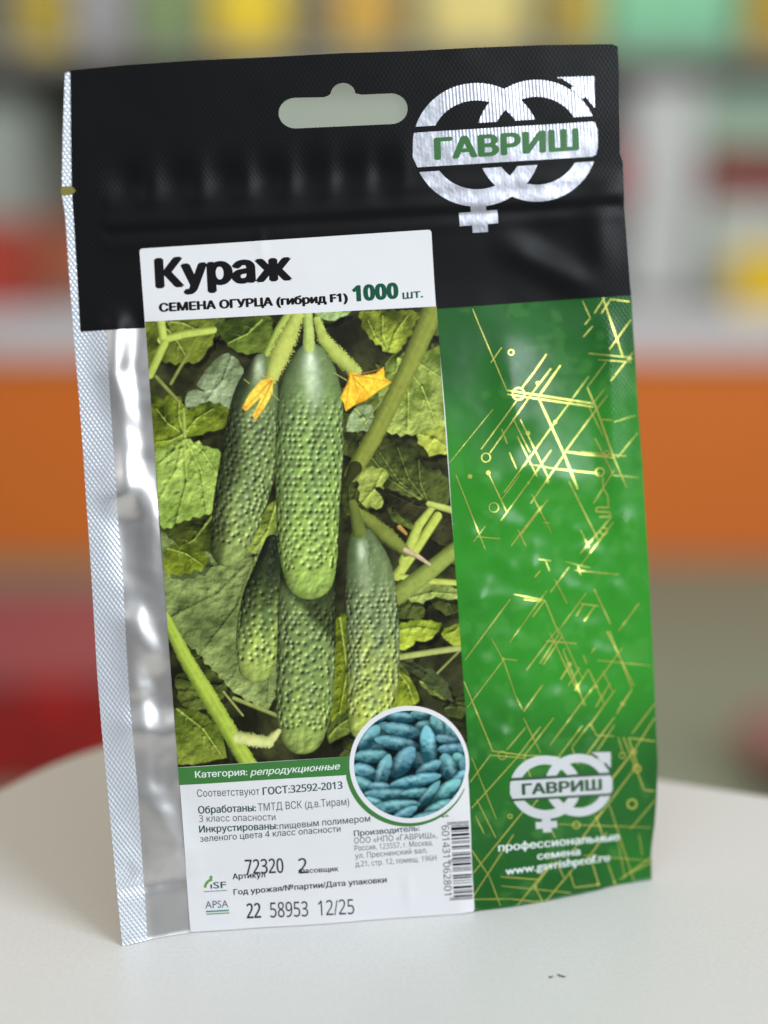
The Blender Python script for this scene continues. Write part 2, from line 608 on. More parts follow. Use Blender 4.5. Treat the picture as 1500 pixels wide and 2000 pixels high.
def relief(u, v):
    x = np.clip((np.asarray(u) - GU0) / GS, 0, GNU - 1.001)
    y = np.clip((np.asarray(v) - GV0) / GS, 0, GNV - 1.001)
    xi, yi = x.astype(int), y.astype(int)
    fx, fy = x - xi, y - yi
    return (E[yi, xi] * (1 - fx) + E[yi, xi + 1] * fx) * (1 - fy) + (E[yi + 1, xi] * (1 - fx) + E[yi + 1, xi + 1] * fx) * fy


def at(x, y):
    """photo position -> sheet coordinates (mm) on the relief"""
    x = np.asarray(x, float); y = np.asarray(y, float)
    u, v = plane_uv(x, y)
    for _ in range(4):
        u, v = plane_uv(x, y, relief(u, v))
    return u, v


def surf(u, v, off=0.0):
    """sheet coordinates (mm) -> world, raised off (mm) above the film"""
    u = np.asarray(u, float); v = np.asarray(v, float)
    e = (relief(u, v) + off) / 1000.0
    P = O + (u / 1000)[..., None] * EU + (v / 1000)[..., None] * EV + e[..., None] * N
    P[..., 2] = np.maximum(P[..., 2], 0.0002 + np.asarray(off) * 1e-6)
    return P


def inside(px, py, poly):
    c = np.zeros(px.shape, bool)
    n = len(poly)
    for i in range(n):
        x0, y0 = poly[i]; x1, y1 = poly[(i + 1) % n]
        if y0 == y1:
            continue
        k = ((y0 > py) != (y1 > py)) & (px < (x1 - x0) * (py - y0) / (y1 - y0) + x0)
        c ^= k
    return c


def densify(poly, s):
    out = []
    n = len(poly)
    for i in range(n):
        a = np.array(poly[i]); b = np.array(poly[(i + 1) % n])
        k = max(1, int(np.linalg.norm(b - a) / s))
        for j in range(k):
            out.append(a + (b - a) * j / k)
    return np.array(out)


def knurl_w(u, v):
    """where the heat seals press their diamond texture into the laminate"""
    lu_ = -0.032 * v
    left = 1 - sstep(7.0, 8.2, u - lu_)
    right = sstep(122.5, 124.5, u - lu_ + 0.0)
    top = 1 - sstep(24, 31, v)
    return np.clip(np.maximum(np.maximum(left, right), 0.6 * top), 0, 1)


def region(name, poly_px, m, off, parent, holes_px=(), spacing=1.0, color=None, poly_uv=None, holes_uv=(), knurl=None):
    """a sheet region bounded by a polygon, meshed finely so that it follows the relief"""
    if poly_uv is None:
        p = np.array(poly_px, float)
        u, v = at(p[:, 0], p[:, 1])
        poly_uv = np.stack([u, v], 1)
    loops = [densify(poly_uv, spacing)]
    for h in holes_px:
        h = np.array(h, float)
        u, v = at(h[:, 0], h[:, 1])
        loops.append(densify(np.stack([u, v], 1), spacing))
    for h in holes_uv:
        loops.append(densify(h, spacing))
    mn, mx = loops[0].min(0), loops[0].max(0)
    gx = np.arange(mn[0] + spacing * 0.5, mx[0], spacing)
    gy = np.arange(mn[1] + spacing * 0.5, mx[1], spacing)
    A, B = np.meshgrid(gx, gy)
    A = A + (np.arange(len(gy)) % 2)[:, None] * spacing * 0.5
    A, B = A.ravel(), B.ravel()
    k = inside(A, B, loops[0])
    for h in loops[1:]:
        k &= ~inside(A, B, h)
    A, B = A[k], B[k]
    allb = np.concatenate(loops)
    # keep interior points off the boundary
    if len(A):
        keep = np.ones(len(A), bool)
        for i in range(0, len(A), 4000):
            d = (A[i:i + 4000, None] - allb[None, :, 0]) ** 2 + (B[i:i + 4000, None] - allb[None, :, 1]) ** 2
            keep[i:i + 4000] = d.min(1) > (0.45 * spacing) ** 2
        A, B = A[keep], B[keep]
    pts = [Vector((float(x), float(y))) for x, y in allb] + [Vector((float(x), float(y))) for x, y in zip(A, B)]
    edges, s = [], 0
    for lp in loops:
        n = len(lp)
        edges += [(s + i, s + (i + 1) % n) for i in range(n)]
        s += n
    vo, _, fo, _, _, _ = delaunay_2d_cdt(pts, edges, [], 0, 1e-5)
    VO = np.array([tuple(v) for v in vo])
    FO = np.array([list(f) for f in fo if len(f) == 3])
    c = VO[FO].mean(1)
    k = inside(c[:, 0], c[:, 1], loops[0])
    for h in loops[1:]:
        k &= ~inside(c[:, 0], c[:, 1], h)
    FO = FO[k]
    used = np.unique(FO)
    mp = -np.ones(len(VO), int); mp[used] = np.arange(len(used))
    VO = VO[used]; FO = mp[FO]
    # orient towards the viewer
    a = VO[FO[:, 1]] - VO[FO[:, 0]]; b = VO[FO[:, 2]] - VO[FO[:, 0]]
    fl = (a[:, 0] * b[:, 1] - a[:, 1] * b[:, 0]) > 0
    FO[fl] = FO[fl][:, ::-1]
    FO = FO[np.abs(a[:, 0] * b[:, 1] - a[:, 1] * b[:, 0]) > 0.004 * spacing]
    o = mesh_obj(name, surf(VO[:, 0], VO[:, 1], off), FO, m, parent)
    finish(o, VO, color, knurl)
    return o


def finish(o, UV, color=None, knurl=None):
    me = o.data
    n = len(me.vertices)
    if color is not None:
        ca = me.color_attributes.new('ink', 'FLOAT_COLOR', 'POINT')
        ca.data.foreach_set('color', np.concatenate([color(UV), np.ones((n, 1))], 1).astype(np.float32).ravel())
    if knurl is not None:
        ka = me.attributes.new('knurl', 'FLOAT', 'POINT')
        ka.data.foreach_set('value', np.asarray(knurl(UV[:, 0], UV[:, 1]), np.float32))
        ul = me.uv_layers.new(name='mm')
        li = np.zeros(len(me.loops), np.int32)
        me.loops.foreach_get('vertex_index', li)
        ul.data.foreach_set('uv', UV[li].astype(np.float32).ravel())


# ---------------- materials of the packet
M_foil = mat('aluminium_film', (214, 211, 209), rough=0.33, metal=1.0, var=0.02, scale=40)
M_seal = add_knurl(mat('embossed_foil', (224, 228, 236), rough=0.36, metal=0.75, var=0.03, scale=80), 0.98, 0.80, 0.5, 0.00008)
M_black = add_knurl(mat('black_print', (13, 13, 14), rough=0.36, spec=0.13, var=0.10, scale=120), 1.05, 0.85, 0.22, 0.00005)
M_green = add_knurl(attr_mat('green_print', rough=0.25, spec=0.28, coat=0.0), 1.0, 0.8, 0.3, 0.00008)


def green_ink(uv):
    """the printed leaf motif: bright middle, darker top and foot, soft cloudy patches"""
    u, v = uv[:, 0], uv[:, 1]
    t = sstep(58, 120, v) * (1 - sstep(140, 178, v))
    t = np.clip(t * 0.85 + 0.9 * (fbm(u / 20, v / 22, 301, 4) - 0.5) + 0.25 * sstep(85, 120, u) * t, 0, 1)[:, None]
    c = lin((28, 90, 32)) * (1 - t) + lin((52, 144, 40)) * t
    s_ = np.clip((fbm(u / 5, v / 5, 311, 3) - 0.60) * 1.5, 0, 0.12)[:, None]
    return c * (1 - s_) + lin((120, 186, 96)) * s_


M_gold = mat('gold_foil_print', (222, 218, 110), rough=0.30, metal=0.85, var=0.16, scale=200, bump=0.55, bump_scale=160)
M_holo = add_knurl(mat('silver_foil_print', (182, 182, 190), rough=0.36, metal=0.85, var=0.30, scale=170, bump=0.8, bump_scale=150), 0.85, 0.8, 0.30, 0.000045, lines=True)
M_silver_ink = mat('silver_ink', (206, 208, 210), rough=0.42, metal=0.25, var=0.03)
M_paper = mat('label_paper', (228, 227, 229), rough=0.40, spec=0.4, coat=0.15, coat_rough=0.22, var=0.012, scale=200, bump=0.05, bump_scale=900)
M_pic = attr_mat('printed_picture', rough=0.45, spec=0.10, coat=0.0)
M_ink = mat('black_ink', (18, 16, 18), rough=0.45, spec=0.12, var=0.05)
M_ink_grey = mat('grey_ink', (86, 98, 102), rough=0.5, spec=0.12)
M_ink_teal = mat('teal_ink', (50, 78, 80), rough=0.5, spec=0.12)
M_ink_dkgreen = mat('dark_green_ink', (18, 82, 60), rough=0.45, spec=0.12)
M_ink_stamp = mat('stamp_ink', (52, 54, 60), rough=0.5, spec=0.12)
M_ink_white = mat('white_ink', (226, 236, 230), rough=0.45)
M_band = mat('label_green_band', (56, 120, 50), rough=0.42, var=0.06)
M_logo_green = mat('emblem_green', (38, 104, 36), rough=0.35, var=0.08, scale=80)
M_deep_green = mat('separator_green', (34, 74, 44), rough=0.4)
M_dot = mat('olive_notch', (126, 116, 44), rough=0.6)

packet = empty('seed_packet', (0.0, 0.372, 0.0))
tag(packet, 'foil seed packet with black header, cucumber label and green side standing on white table', 'seed packet')

# ---------------- outline of the pouch
OUT = [(129, 139), (137, 139), (250, 128), (380, 119), (520, 112), (670, 104), (800, 100), (930, 93), (1060, 88), (1196, 86), (1206, 91),
       (1209, 150), (1210, 225), (1211, 300), (1217, 316), (1219, 400), (1225, 480), (1231, 560), (1236, 640), (1240, 700),
       (1246, 800), (1254, 900), (1260, 1000), (1266, 1100), (1271, 1200), (1276, 1300), (1280, 1400), (1284, 1490),
       (1282, 1560), (1278, 1610), (1271, 1665), (1272, 1690), (1272, 1721), (1240, 1724), (1203, 1728), (1170, 1739),
       (1133, 1752), (1097, 1757), (1067, 1765), (1037, 1772), (1000, 1775), (967, 1778), (933, 1786), (903, 1791),
       (780, 1799), (650, 1806), (500, 1818), (400, 1822), (370, 1826), (300, 1837), (237, 1850), (229, 1770),
       (218, 1650), (206, 1520), (196, 1420), (188, 1320), (181, 1200), (175, 1100), (168, 1000), (160, 880), (152, 770),
       (145, 690), (141, 645), (135, 560), (125, 420), (121, 388), (119, 350), (121, 250), (125, 150)]
# hanging hole
HOLE = []
ccx, ccy = 669, 217
pa, pb = np.array([577, 221.0]), np.array([764, 212.5])
for a in np.linspace(-math.pi / 2 * 1.03, -math.pi * 1.5 + 0.0, 14):
    HOLE.append((pa[0] + 33 * math.cos(a), pa[1] + 30 * math.sin(a)))
for a in np.linspace(math.pi / 2, -math.pi / 2, 14):
    HOLE.append((pb[0] + 32 * math.cos(a), pb[1] + 30 * math.sin(a)))
HOLE.append((706, 185)); HOLE.append((697, 183))
for a in np.linspace(-0.15, -math.pi + 0.15, 12):
    HOLE.append((670 + 25 * math.cos(a), 187 + 25 * math.sin(a)))
HOLE.append((641, 187)); HOLE.append((632, 190))
hp = np.array(HOLE)
hu, hv = at(hp[:, 0], hp[:, 1])
HOLE_UV = np.stack([hu, hv], 1)

op = np.array(OUT, float)
ou, ov = at(op[:, 0], op[:, 1])
OUT_UV = np.stack([ou, ov], 1)


def chaikin(p, keep=()):
    q = []
    n = len(p)
    for i in range(n):
        a, b = p[i], p[(i + 1) % n]
        q += [a * 0.8 + b * 0.2, a * 0.2 + b * 0.8]
    return np.array(q)


OUT_S = chaikin(OUT_UV)
OUT_IN = OUT_S.copy()
_c = OUT_IN.mean(0)
_d = OUT_IN - _c
OUT_IN[:, 0] = _c[0] + _d[:, 0] * (1 - 0.25 / 66)
OUT_IN[:, 1] = _c[1] + _d[:, 1] * (1 - 0.22 / 100)
_h = HOLE_UV.mean(0)
HOLE_WIDE = _h + (HOLE_UV - _h) * np.array([1.012, 1.04])
film = region('foil_film', None, M_foil, 0.0, packet, poly_uv=OUT_IN, holes_uv=[HOLE_WIDE], spacing=0.9)


# back of the pouch: a second sheet behind, swollen by the seeds, joined at the rim
def back_sheet():
    o = region('rear_film', None, M_foil, 0.0, packet, poly_uv=OUT_IN, holes_uv=[HOLE_WIDE], spacing=2.0)
    me = o.data
    co = np.zeros(len(me.vertices) * 3, np.float32)
    me.vertices.foreach_get('co', co)
    co = co.reshape(-1, 3).astype(float)
    r = co - O
    u, v = r @ EU * 1000, r @ EV * 1000
    l_ = -0.032 * v
    c_ = (u - l_ - 66) / 56
    sw = 7.5 * np.clip(1 - c_ ** 2, 0, 1) ** 1.1 * sstep(50, 100, v) * (1 - sstep(160, 192, v))
    co -= N * ((sw + 0.22) / 1000)[:, None]
    co[:, 2] = np.maximum(co[:, 2], 0.0002)
    me.vertices.foreach_set('co', co.astype(np.float32).ravel())
    me.flip_normals()
    me.update()


back_sheet()

# ---------------- side seal (embossed)
SEAL_R = [(202, 600), (207, 645), (215, 779), (225, 920), (231, 1025), (241, 1144), (247, 1268), (255, 1390), (269, 1540), (277, 1669), (289, 1838)]
SEAL = [(127, 142), (137, 141)] + [(138, 250), (140, 372), (146, 460), (157, 643)] + SEAL_R[1:] + \
       [(239, 1848), (231, 1770), (220, 1650), (208, 1520), (198, 1420), (190, 1320), (183, 1200), (177, 1100), (170, 1000),
        (162, 880), (154, 770), (147, 690), (143, 645), (137, 560), (127, 420), (122, 388), (121, 350), (123, 250)]
region('side_seal', SEAL, M_seal, 0.05, packet, spacing=0.8, knurl=lambda u, v: np.ones_like(u))

# ---------------- black header print
HEAD = [(137, 140.5), (250, 129.5), (380, 120.5), (520, 113.5), (670, 105.5), (800, 101.5), (930, 94.5), (1060, 89.5), (1195, 87.5), (1205, 92),
        (1208, 150), (1209, 225), (1210, 300), (1216, 317), (1218, 400), (1224, 480), (1230, 560), (1232, 577),
        (1040, 590), (860, 603), (852, 604), (560, 623), (278, 641), (157, 648), (146, 460), (140, 372), (138, 250)]
HEAD = [(x + (1.2 if x > 1200 else 0), y - (1.6 if i_ < 10 else 0)) for i_, (x, y) in enumerate(HEAD)]
header = region('black_header', HEAD, M_black, 0.10, packet, holes_px=[HOLE], spacing=0.8, knurl=knurl_w)

# ---------------- green print
GREEN = [(846, 604.5), (1040, 591), (1232, 578), (1235, 640), (1239, 700), (1245, 800), (1253, 900), (1259, 1000), (1265, 1100),
         (1270, 1200), (1275, 1300), (1279, 1400), (1283, 1490), (1281, 1560), (1277, 1610), (1270, 1665), (1271, 1690),
         (1271, 1720), (1240, 1723), (1203, 1727), (1170, 1738), (1133, 1751), (1097, 1756), (1067, 1764), (1037, 1771), (1000, 1774),
         (967, 1777), (933, 1785), (905, 1789.5), (900, 1700), (880, 1200)]
GREEN = [(x + (1.2 if x > 1230 else 0), y + (1.6 if y > 1715 else 0) - (2.0 if y < 606 else 0)) for x, y in GREEN]
green = region('green_panel', GREEN, M_green, 0.09, packet, spacing=0.7, color=green_ink,
               knurl=lambda u, v: sstep(121, 123, u + 0.032 * v) * 0.9)

# ---------------- tear notch
region('tear_notch', [(119, 364), (136, 363), (144, 367), (148, 373), (143, 378), (136, 382), (119, 382)], M_dot, 0.13, packet, spacing=0.5)


# ---------------- ribbons and rings on the surface
def ribbon_geo(pts, w, step=7.0, taper=0.0):
    """polyline in photo units, w wide -> quads"""
    P = [np.array(p, float) for p in pts]
    V, F = [], []
    for a, b in zip(P[:-1], P[1:]):
        d = b - a
        ln = np.linalg.norm(d)
        if ln < 1e-6:
            continue
        nrm = np.array([-d[1], d[0]]) / ln
        k = max(1, int(ln / step))
        s = len(V)
        for j in range(k + 1):
            c = a + d * j / k
            ww = w * taper * (0.55 + 0.45 * math.sin(math.pi * (0.12 + 0.76 * j / k)))  if taper else w
            V.append(c + nrm * ww / 2); V.append(c - nrm * ww / 2)
        for j in range(k):
            F.append([s + 2 * j, s + 2 * j + 1, s + 2 * j + 3, s + 2 * j + 2])
    return V, F


def ring_geo(cx, cy, r0, r1, n=28, a0=0.0, a1=2 * math.pi, ky=1.0, rings=1):
    V, F = [], []
    for i in range(n + 1):
        a = a0 + (a1 - a0) * i / n
        for k in range(rings + 1):
            r = r0 + (r1 - r0) * k / rings
            V.append(np.array([cx + r * math.cos(a), cy + r * ky * math.sin(a)]))
    s = rings + 1
    for i in range(n):
        for k in range(rings):
            F.append([i * s + k, i * s + k + 1, (i + 1) * s + k + 1, (i + 1) * s + k])
    return V, F


def put(name, parts, m, off, parent, stagger=0.0, knurl=None, maxlen=6.0):
    """map flat photo-space geometry onto the relief as one finely divided mesh"""
    import bmesh
    bm = bmesh.new()
    hl_ = bm.verts.layers.float.new('h')
    for i, (v, f) in enumerate(parts):
        vs = []
        for p in v:
            q = bm.verts.new((float(p[0]), float(p[1]), 0.0))
            q[hl_] = off + stagger * i
            vs.append(q)
        for q in f:
            try:
                bm.faces.new([vs[k] for k in q])
            except ValueError:
                pass
    bmesh.ops.triangulate(bm, faces=bm.faces[:])
    for _ in range(6):
        es = [e_ for e_ in bm.edges if e_.calc_length() > maxlen]
        if not es:
            break
        bmesh.ops.subdivide_edges(bm, edges=es, cuts=1)
        bmesh.ops.triangulate(bm, faces=[f_ for f_ in bm.faces if len(f_.verts) > 3])
    bm.verts.index_update()
    A = np.array([(q.co.x, q.co.y) for q in bm.verts])
    OF = np.array([q[hl_] for q in bm.verts])
    F = np.array([[q.index for q in f_.verts] for f_ in bm.faces])
    bm.free()
    u, w = at(A[:, 0], A[:, 1])
    a = u[F]; b = w[F]
    ar = (a[:, 1] - a[:, 0]) * (b[:, 2] - b[:, 0]) - (a[:, 2] - a[:, 0]) * (b[:, 1] - b[:, 0])
    F[ar > 0] = F[ar > 0][:, ::-1]
    F = F[np.abs(ar) > 1e-9]
    o = mesh_obj(name, surf(u, w, OF), F, m, parent)
    if knurl is not None:
        finish(o, np.stack([u, w], 1), None, knurl)
    return o


# gold circuit pattern (coordinates in two enlarged views of the panel)
def c7(p): return (840 + p[0] / 3.261, 560 + p[1] / 3.261)
def c8(p): return (860 + p[0] / 2.941, 1140 + p[1] / 2.941)


B7 = [([(490, 660), (1050, 745)], 4.6), ([(490, 685), (1040, 765)], 4.6), ([(580, 650), (665, 540), (740, 430)], 4.2),
      ([(380, 1060), (640, 690), (770, 520)], 3.4), ([(690, 700), (830, 500)], 5.2), ([(690, 710), (850, 1060), (940, 1290)], 5.2),
      ([(1000, 640), (1060, 780), (1170, 1090)], 4.6), ([(860, 1050), (1175, 1090)], 5.0), ([(860, 1050), (1060, 780), (1130, 690)], 3.2),
      ([(470, 1310), (900, 720), (1010, 570)], 2.8), ([(640, 1380), (860, 1060)], 3.2), ([(450, 1490), (660, 1200), (770, 1040)], 2.6),
      ([(370, 1185), (490, 1440)], 3.2), ([(165, 1200), (350, 1670)], 3.0), ([(800, 1160), (1080, 1190)], 3.6),
      ([(1100, 70), (1225, 440)], 4.2), ([(1090, 170), (1150, 80), (1270, 95)], 4.0), ([(1140, 400), (1278, 210)], 3.2), ([(1045, 170), (1110, 70)], 4.0),
      ([(1010, 425), (1275, 450)], 3.0), ([(1070, 465), (1280, 480)], 2.4), ([(1150, 600), (1290, 420)], 3.2), ([(1040, 740), (1110, 650)], 2.8),
      ([(1140, 1405), (1060, 1405), (1055, 1432), (1140, 1435), (1150, 1465), (1075, 1465)], 4.4), ([(1150, 1470), (955, 1700)], 3.6),
      ([(1100, 1210), (1100, 1280), (1130, 1330), (1135, 1400)], 3.4), ([(1170, 1170), (1040, 1380)], 3.0),
      ([(720, 1500), (760, 1505)], 3.0), ([(690, 1735), (770, 1745)], 2.6), ([(735, 1745), (760, 1810)], 3.2), ([(940, 1770), (960, 1840)], 3.2),
      ([(665, 1850), (700, 1810)], 3.4), ([(455, 905), (490, 1000)], 3.2), ([(505, 1055), (550, 1160)], 3.8), ([(975, 320), (1035, 250)], 3.2),
      ([(985, 240), (1020, 200), (970, 90)], 2.8), ([(1090, 845), (1155, 850)], 4.0), ([(270, 140), (310, 240), (490, 665)], 2.6),
      ([(1120, 480), (1000, 640)], 2.2), ([(1170, 1090), (1250, 1280)], 2.6), ([(1190, 1090), (1322, 930)], 2.2), ([(1170, 860), (1308, 820)], 2.0),
      ([(100, 1150), (400, 780)], 1.5), ([(630, 1130), (800, 1160)], 1.6), ([(1160, 1200), (1330, 1215)], 1.6), ([(860, 1750), (1020, 1790)], 1.6)]
B8 = [([(420, 60), (600, 95), (680, 290), (570, 460)], 3.2), ([(700, 300), (590, 465)], 3.2), ([(400, 90), (140, 440)], 3.0), ([(600, 95), (530, 190)], 3.2),
      ([(480, 90), (580, 102)], 3.0), ([(805, 115), (910, 128)], 3.2), ([(820, 120), (780, 185)], 3.2), ([(885, 130), (825, 215)], 3.4),
      ([(290, 310), (360, 435), (430, 640), (470, 720)], 2.4), ([(360, 430), (440, 440)], 2.4), ([(360, 440), (155, 710)], 2.6),
      ([(135, 560), (300, 960)], 3.4), ([(295, 960), (480, 985), (690, 995)], 3.4), ([(290, 985), (480, 1000)], 2.8), ([(290, 980), (170, 1140)], 3.4),
      ([(650, 770), (480, 990)], 3.4), ([(490, 825), (380, 955)], 3.0), ([(575, 820), (430, 1010), (178, 1290)], 3.2), ([(480, 990), (560, 1250)], 2.8),
      ([(715, 370), (705, 385), (740, 470), (830, 700)], 3.4), ([(740, 470), (690, 550)], 4.2), ([(800, 480), (735, 585)], 3.2),
      ([(850, 490), (770, 615)], 3.4), ([(850, 490), (900, 600), (940, 690)], 3.0), ([(975, 570), (890, 710)], 3.8), ([(820, 410), (840, 460)], 3.6), ([(885, 370), (865, 400)], 3.2),
      ([(970, 270), (1040, 450), (1100, 605), (1010, 750)], 2.8), ([(1100, 605), (1020, 730)], 4.6), ([(900, 440), (1205, 470)], 2.0),
      ([(1000, 765), (840, 980)], 3.4), ([(815, 815), (680, 990)], 3.2), ([(860, 800), (755, 940), (790, 1040)], 3.0), ([(860, 800), (895, 870), (1000, 875)], 2.8),
      ([(900, 960), (1000, 810)], 3.0), ([(1230, 690), (1100, 860)], 3.6), ([(1230, 770), (1110, 960), (980, 1130)], 3.6), ([(1130, 1040), (900, 1350)], 3.2), ([(1080, 885), (1235, 905)], 3.8),
      ([(1050, 880), (1170, 1185), (1232, 1190)], 3.4), ([(1080, 885), (1140, 1070)], 4.0), ([(1110, 960), (990, 1110)], 3.2), ([(1020, 880), (1050, 980)], 2.6),
      ([(1235, 1240), (1090, 1410)], 2.6), ([(190, 1660), (480, 1300)], 3.0), ([(185, 1800), (420, 1440)], 3.2), ([(440, 1850), (640, 1600)], 3.2), ([(760, 1640), (600, 1830)], 3.4),
      ([(180, 1530), (280, 1680), (345, 1850)], 3.0), ([(180, 1000), (320, 1350)], 2.2), ([(630, 1400), (660, 1460)], 2.6), ([(890, 1330), (930, 1440)], 3.2), ([(960, 1600), (1000, 1715)], 2.8),
      ([(970, 1270), (1110, 1705)], 2.6), ([(870, 1600), (910, 1728), (770, 1745), (740, 1650)], 2.8), ([(1030, 1700), (1210, 1570)], 3.2), ([(1050, 1680), (1212, 1600)], 2.6),
      ([(820, 1560), (1205, 1590)], 2.0), ([(192, 1812), (400, 1810), (570, 1828)], 3.0), ([(350, 1735), (750, 1775)], 2.4), ([(540, 1740), (585, 1820)], 3.0),
      ([(660, 1380), (1205, 1400)], 2.0), ([(600, 1850), (575, 1815)], 2.6), ([(540, 1740), (640, 1610)], 3.0), ([(1020, 1480), (1060, 1690)], 2.0), ([(1140, 1440), (1160, 1560)], 2.0)]
parts = []
for pts, w in B7:
    parts.append(ribbon_geo([c7(p) for p in pts], w, taper=0.68))
for pts, w in B8:
    parts.append(ribbon_geo([c8(p) for p in pts], w, taper=0.66))
for (x, y, r, w) in [(562, 682, 38, 9), (355, 1088, 28, 7), (515, 418, 17, 6), (1080, 1180, 26, 8), (1105, 1555, 22, 6), (1125, 1060, 15, 6), (405, 1405, 30, 4)]:
    cx_, cy_ = c7((x, y))
    parts.append(ring_geo(cx_, cy_, (r - w / 2) / 3.261, (r + w / 2) / 3.261))
for (x, y, r, w) in [(1045, 985, 17, 5), (1100, 1265, 26, 9), (400, 1335, 12, 5), (780, 1385, 20, 5), (355, 985, 24, 4), (1110, 965, 14, 6), (1128, 1062, 22, 6)]:
    cx_, cy_ = c8((x, y))
    parts.append(ring_geo(cx_, cy_, (r - w / 2) / 2.941, (r + w / 2) / 2.941))
for (x, y, r) in [(370, 1185, 14), (253, 1208, 14), (622, 932, 14), (685, 615, 13), (795, 862, 11), (745, 1240, 11), (625, 1250, 9), (1270, 455, 13)]:
    cx_, cy_ = c7((x, y))
    parts.append(ring_geo(cx_, cy_, 1.2, r / 3.261, n=14))
for (x, y, r) in [(740, 462, 14), (1045, 690, 13), (895, 590, 10), (485, 985, 9), (1105, 965, 8), (905, 1725, 9), (1000, 1715, 8), (545, 1740, 9), (360, 432, 9), (1040, 450, 9)]:
    cx_, cy_ = c8((x, y))
    parts.append(ring_geo(cx_, cy_, 0.6, r / 2.941, n=14))
rg = random.Random(23)
for k_ in range(58):                      # the faint fine lines of the network
    gx0, gy0 = rg.uniform(880, 1225), rg.uniform(640, 1740)
    ga = math.radians(rg.choice([64, 64, -54, -54, 5]) + rg.uniform(-1, 1))
    gl_ = rg.uniform(35, 130)
    q0, q1 = (gx0, gy0), (gx0 + gl_ * math.cos(ga), gy0 + gl_ * math.sin(ga))
    lx = lambda y_: 868 + (y_ - 604) * 0.051
    rx_ = lambda y_: 1226 + (y_ - 578) * 0.058 if y_ < 1500 else 1262
    if all(lx(q_[1]) < q_[0] < rx_(q_[1]) and 610 < q_[1] < 1745 - (q_[0] - 900) * 0.12 for q_ in (q0, q1)):
        parts.append(ribbon_geo([q0, q1], rg.uniform(1.4, 2.4), taper=0.9))
put('gold_line_pattern', parts, M_gold, 0.115, green, stagger=0.0004)


# ---------------- lettering
def text(name, body, p0, p1, h, m, off, parent, bold=0.0, shear=0.0, up=None, cap='H'):
    """letters whose baseline runs p0 -> p1 (photo units), capital (or x) height h"""
    base = 0x1D7EC if body.isdigit() and bold > 0.03 else 0x1D7E2

    def raw(t, sh=0.0):
        """outlines of the letters, filled by winding number (the font's strokes overlap)"""
        c = bpy.data.curves.new('letters', 'FONT')
        c.body = t.translate({48 + k: base + k for k in range(10)})    # figures of the humanist sans cut
        c.size = 1.0
        c.resolution_u = 4
        c.shear = sh
        c.fill_mode = 'NONE'
        o = bpy.data.objects.new('letters', c)
        COL.objects.link(o)
        dg = bpy.context.evaluated_depsgraph_get()
        ev = o.evaluated_get(dg)
        me = ev.to_mesh()
        V = np.array([tuple(v.co)[:2] for v in me.vertices]).reshape(-1, 2)
        nxt = {}
        for e_ in me.edges:
            i, j = sorted(e_.vertices)
            if j == i + 1:
                nxt[i] = j
        ev.to_mesh_clear()
        bpy.data.objects.remove(o)
        bpy.data.curves.remove(c)
        loops, cur = [], [0]
        for i in range(len(V)):
            if i in nxt:
                cur.append(i + 1)
            else:
                loops.append(cur)
                cur = [i + 1]
        E0, E1 = [], []
        for lp in loops:
            for k in range(len(lp)):
                E0.append(lp[k]); E1.append(lp[(k + 1) % len(lp)])
        E0, E1 = np.array(E0), np.array(E1)
        vo, _, fo, _, _, _ = delaunay_2d_cdt([Vector((float(x), float(y))) for x, y in V], list(zip(E0.tolist(), E1.tolist())), [], 0, 1e-6)
        VO = np.array([tuple(v) for v in vo]); FO = np.array([list(f) for f in fo if len(f) == 3])
        cc = VO[FO].mean(1)
        wn = np.zeros(len(cc), int)
        for i, j in zip(E0, E1):
            x0, y0 = V[i]; x1, y1 = V[j]
            if y0 == y1:
                continue
            hit = (cc[:, 0] < (x1 - x0) * (cc[:, 1] - y0) / (y1 - y0) + x0)
            wn += ((y0 <= cc[:, 1]) & (y1 > cc[:, 1]) & hit).astype(int)
            wn -= ((y1 <= cc[:, 1]) & (y0 > cc[:, 1]) & hit).astype(int)
        return VO, [list(f) for f in FO[wn != 0]]
    ref, _ = raw(cap)
    ch = ref[:, 1].max() - ref[:, 1].min()
    V, F = raw(body, shear)
    x0, x1 = V[:, 0].min(), V[:, 0].max()
    p0, p1 = np.array(p0, float), np.array(p1, float)
    up_ = np.array((-0.055, -1.0) if up is None else up, float)
    tt = (V[:, 0] - x0) / (x1 - x0)
    e = h * bold * 1.25                       # a heavier cut: strokes widened by this much on each side
    dr = (p1 - p0) / np.linalg.norm(p1 - p0)
    P = (p0 + dr * e)[None] + tt[:, None] * (p1 - p0 - 2 * dr * e)[None] + \
        ((V[:, 1] - ref[:, 1].min()) / ch * (h - e) + e * 0.5)[:, None] * up_[None]
    parts = []
    offs = [(0, 0)]
    if bold > 0:
        offs = [(-1, 0), (-0.5, 0.42), (-0.5, -0.42), (0, 0.5), (0, -0.5), (0.5, 0.42), (0.5, -0.42), (1, 0)] if h > 20 else [(-1, 0), (0, 0.35), (0, -0.35), (1, 0)]
    for ox, oy in offs:
        parts.append((list(P + dr[None] * e * ox + up_[None] * e * oy), F))
    return put(name, parts, m, off, parent, stagger=0.002)


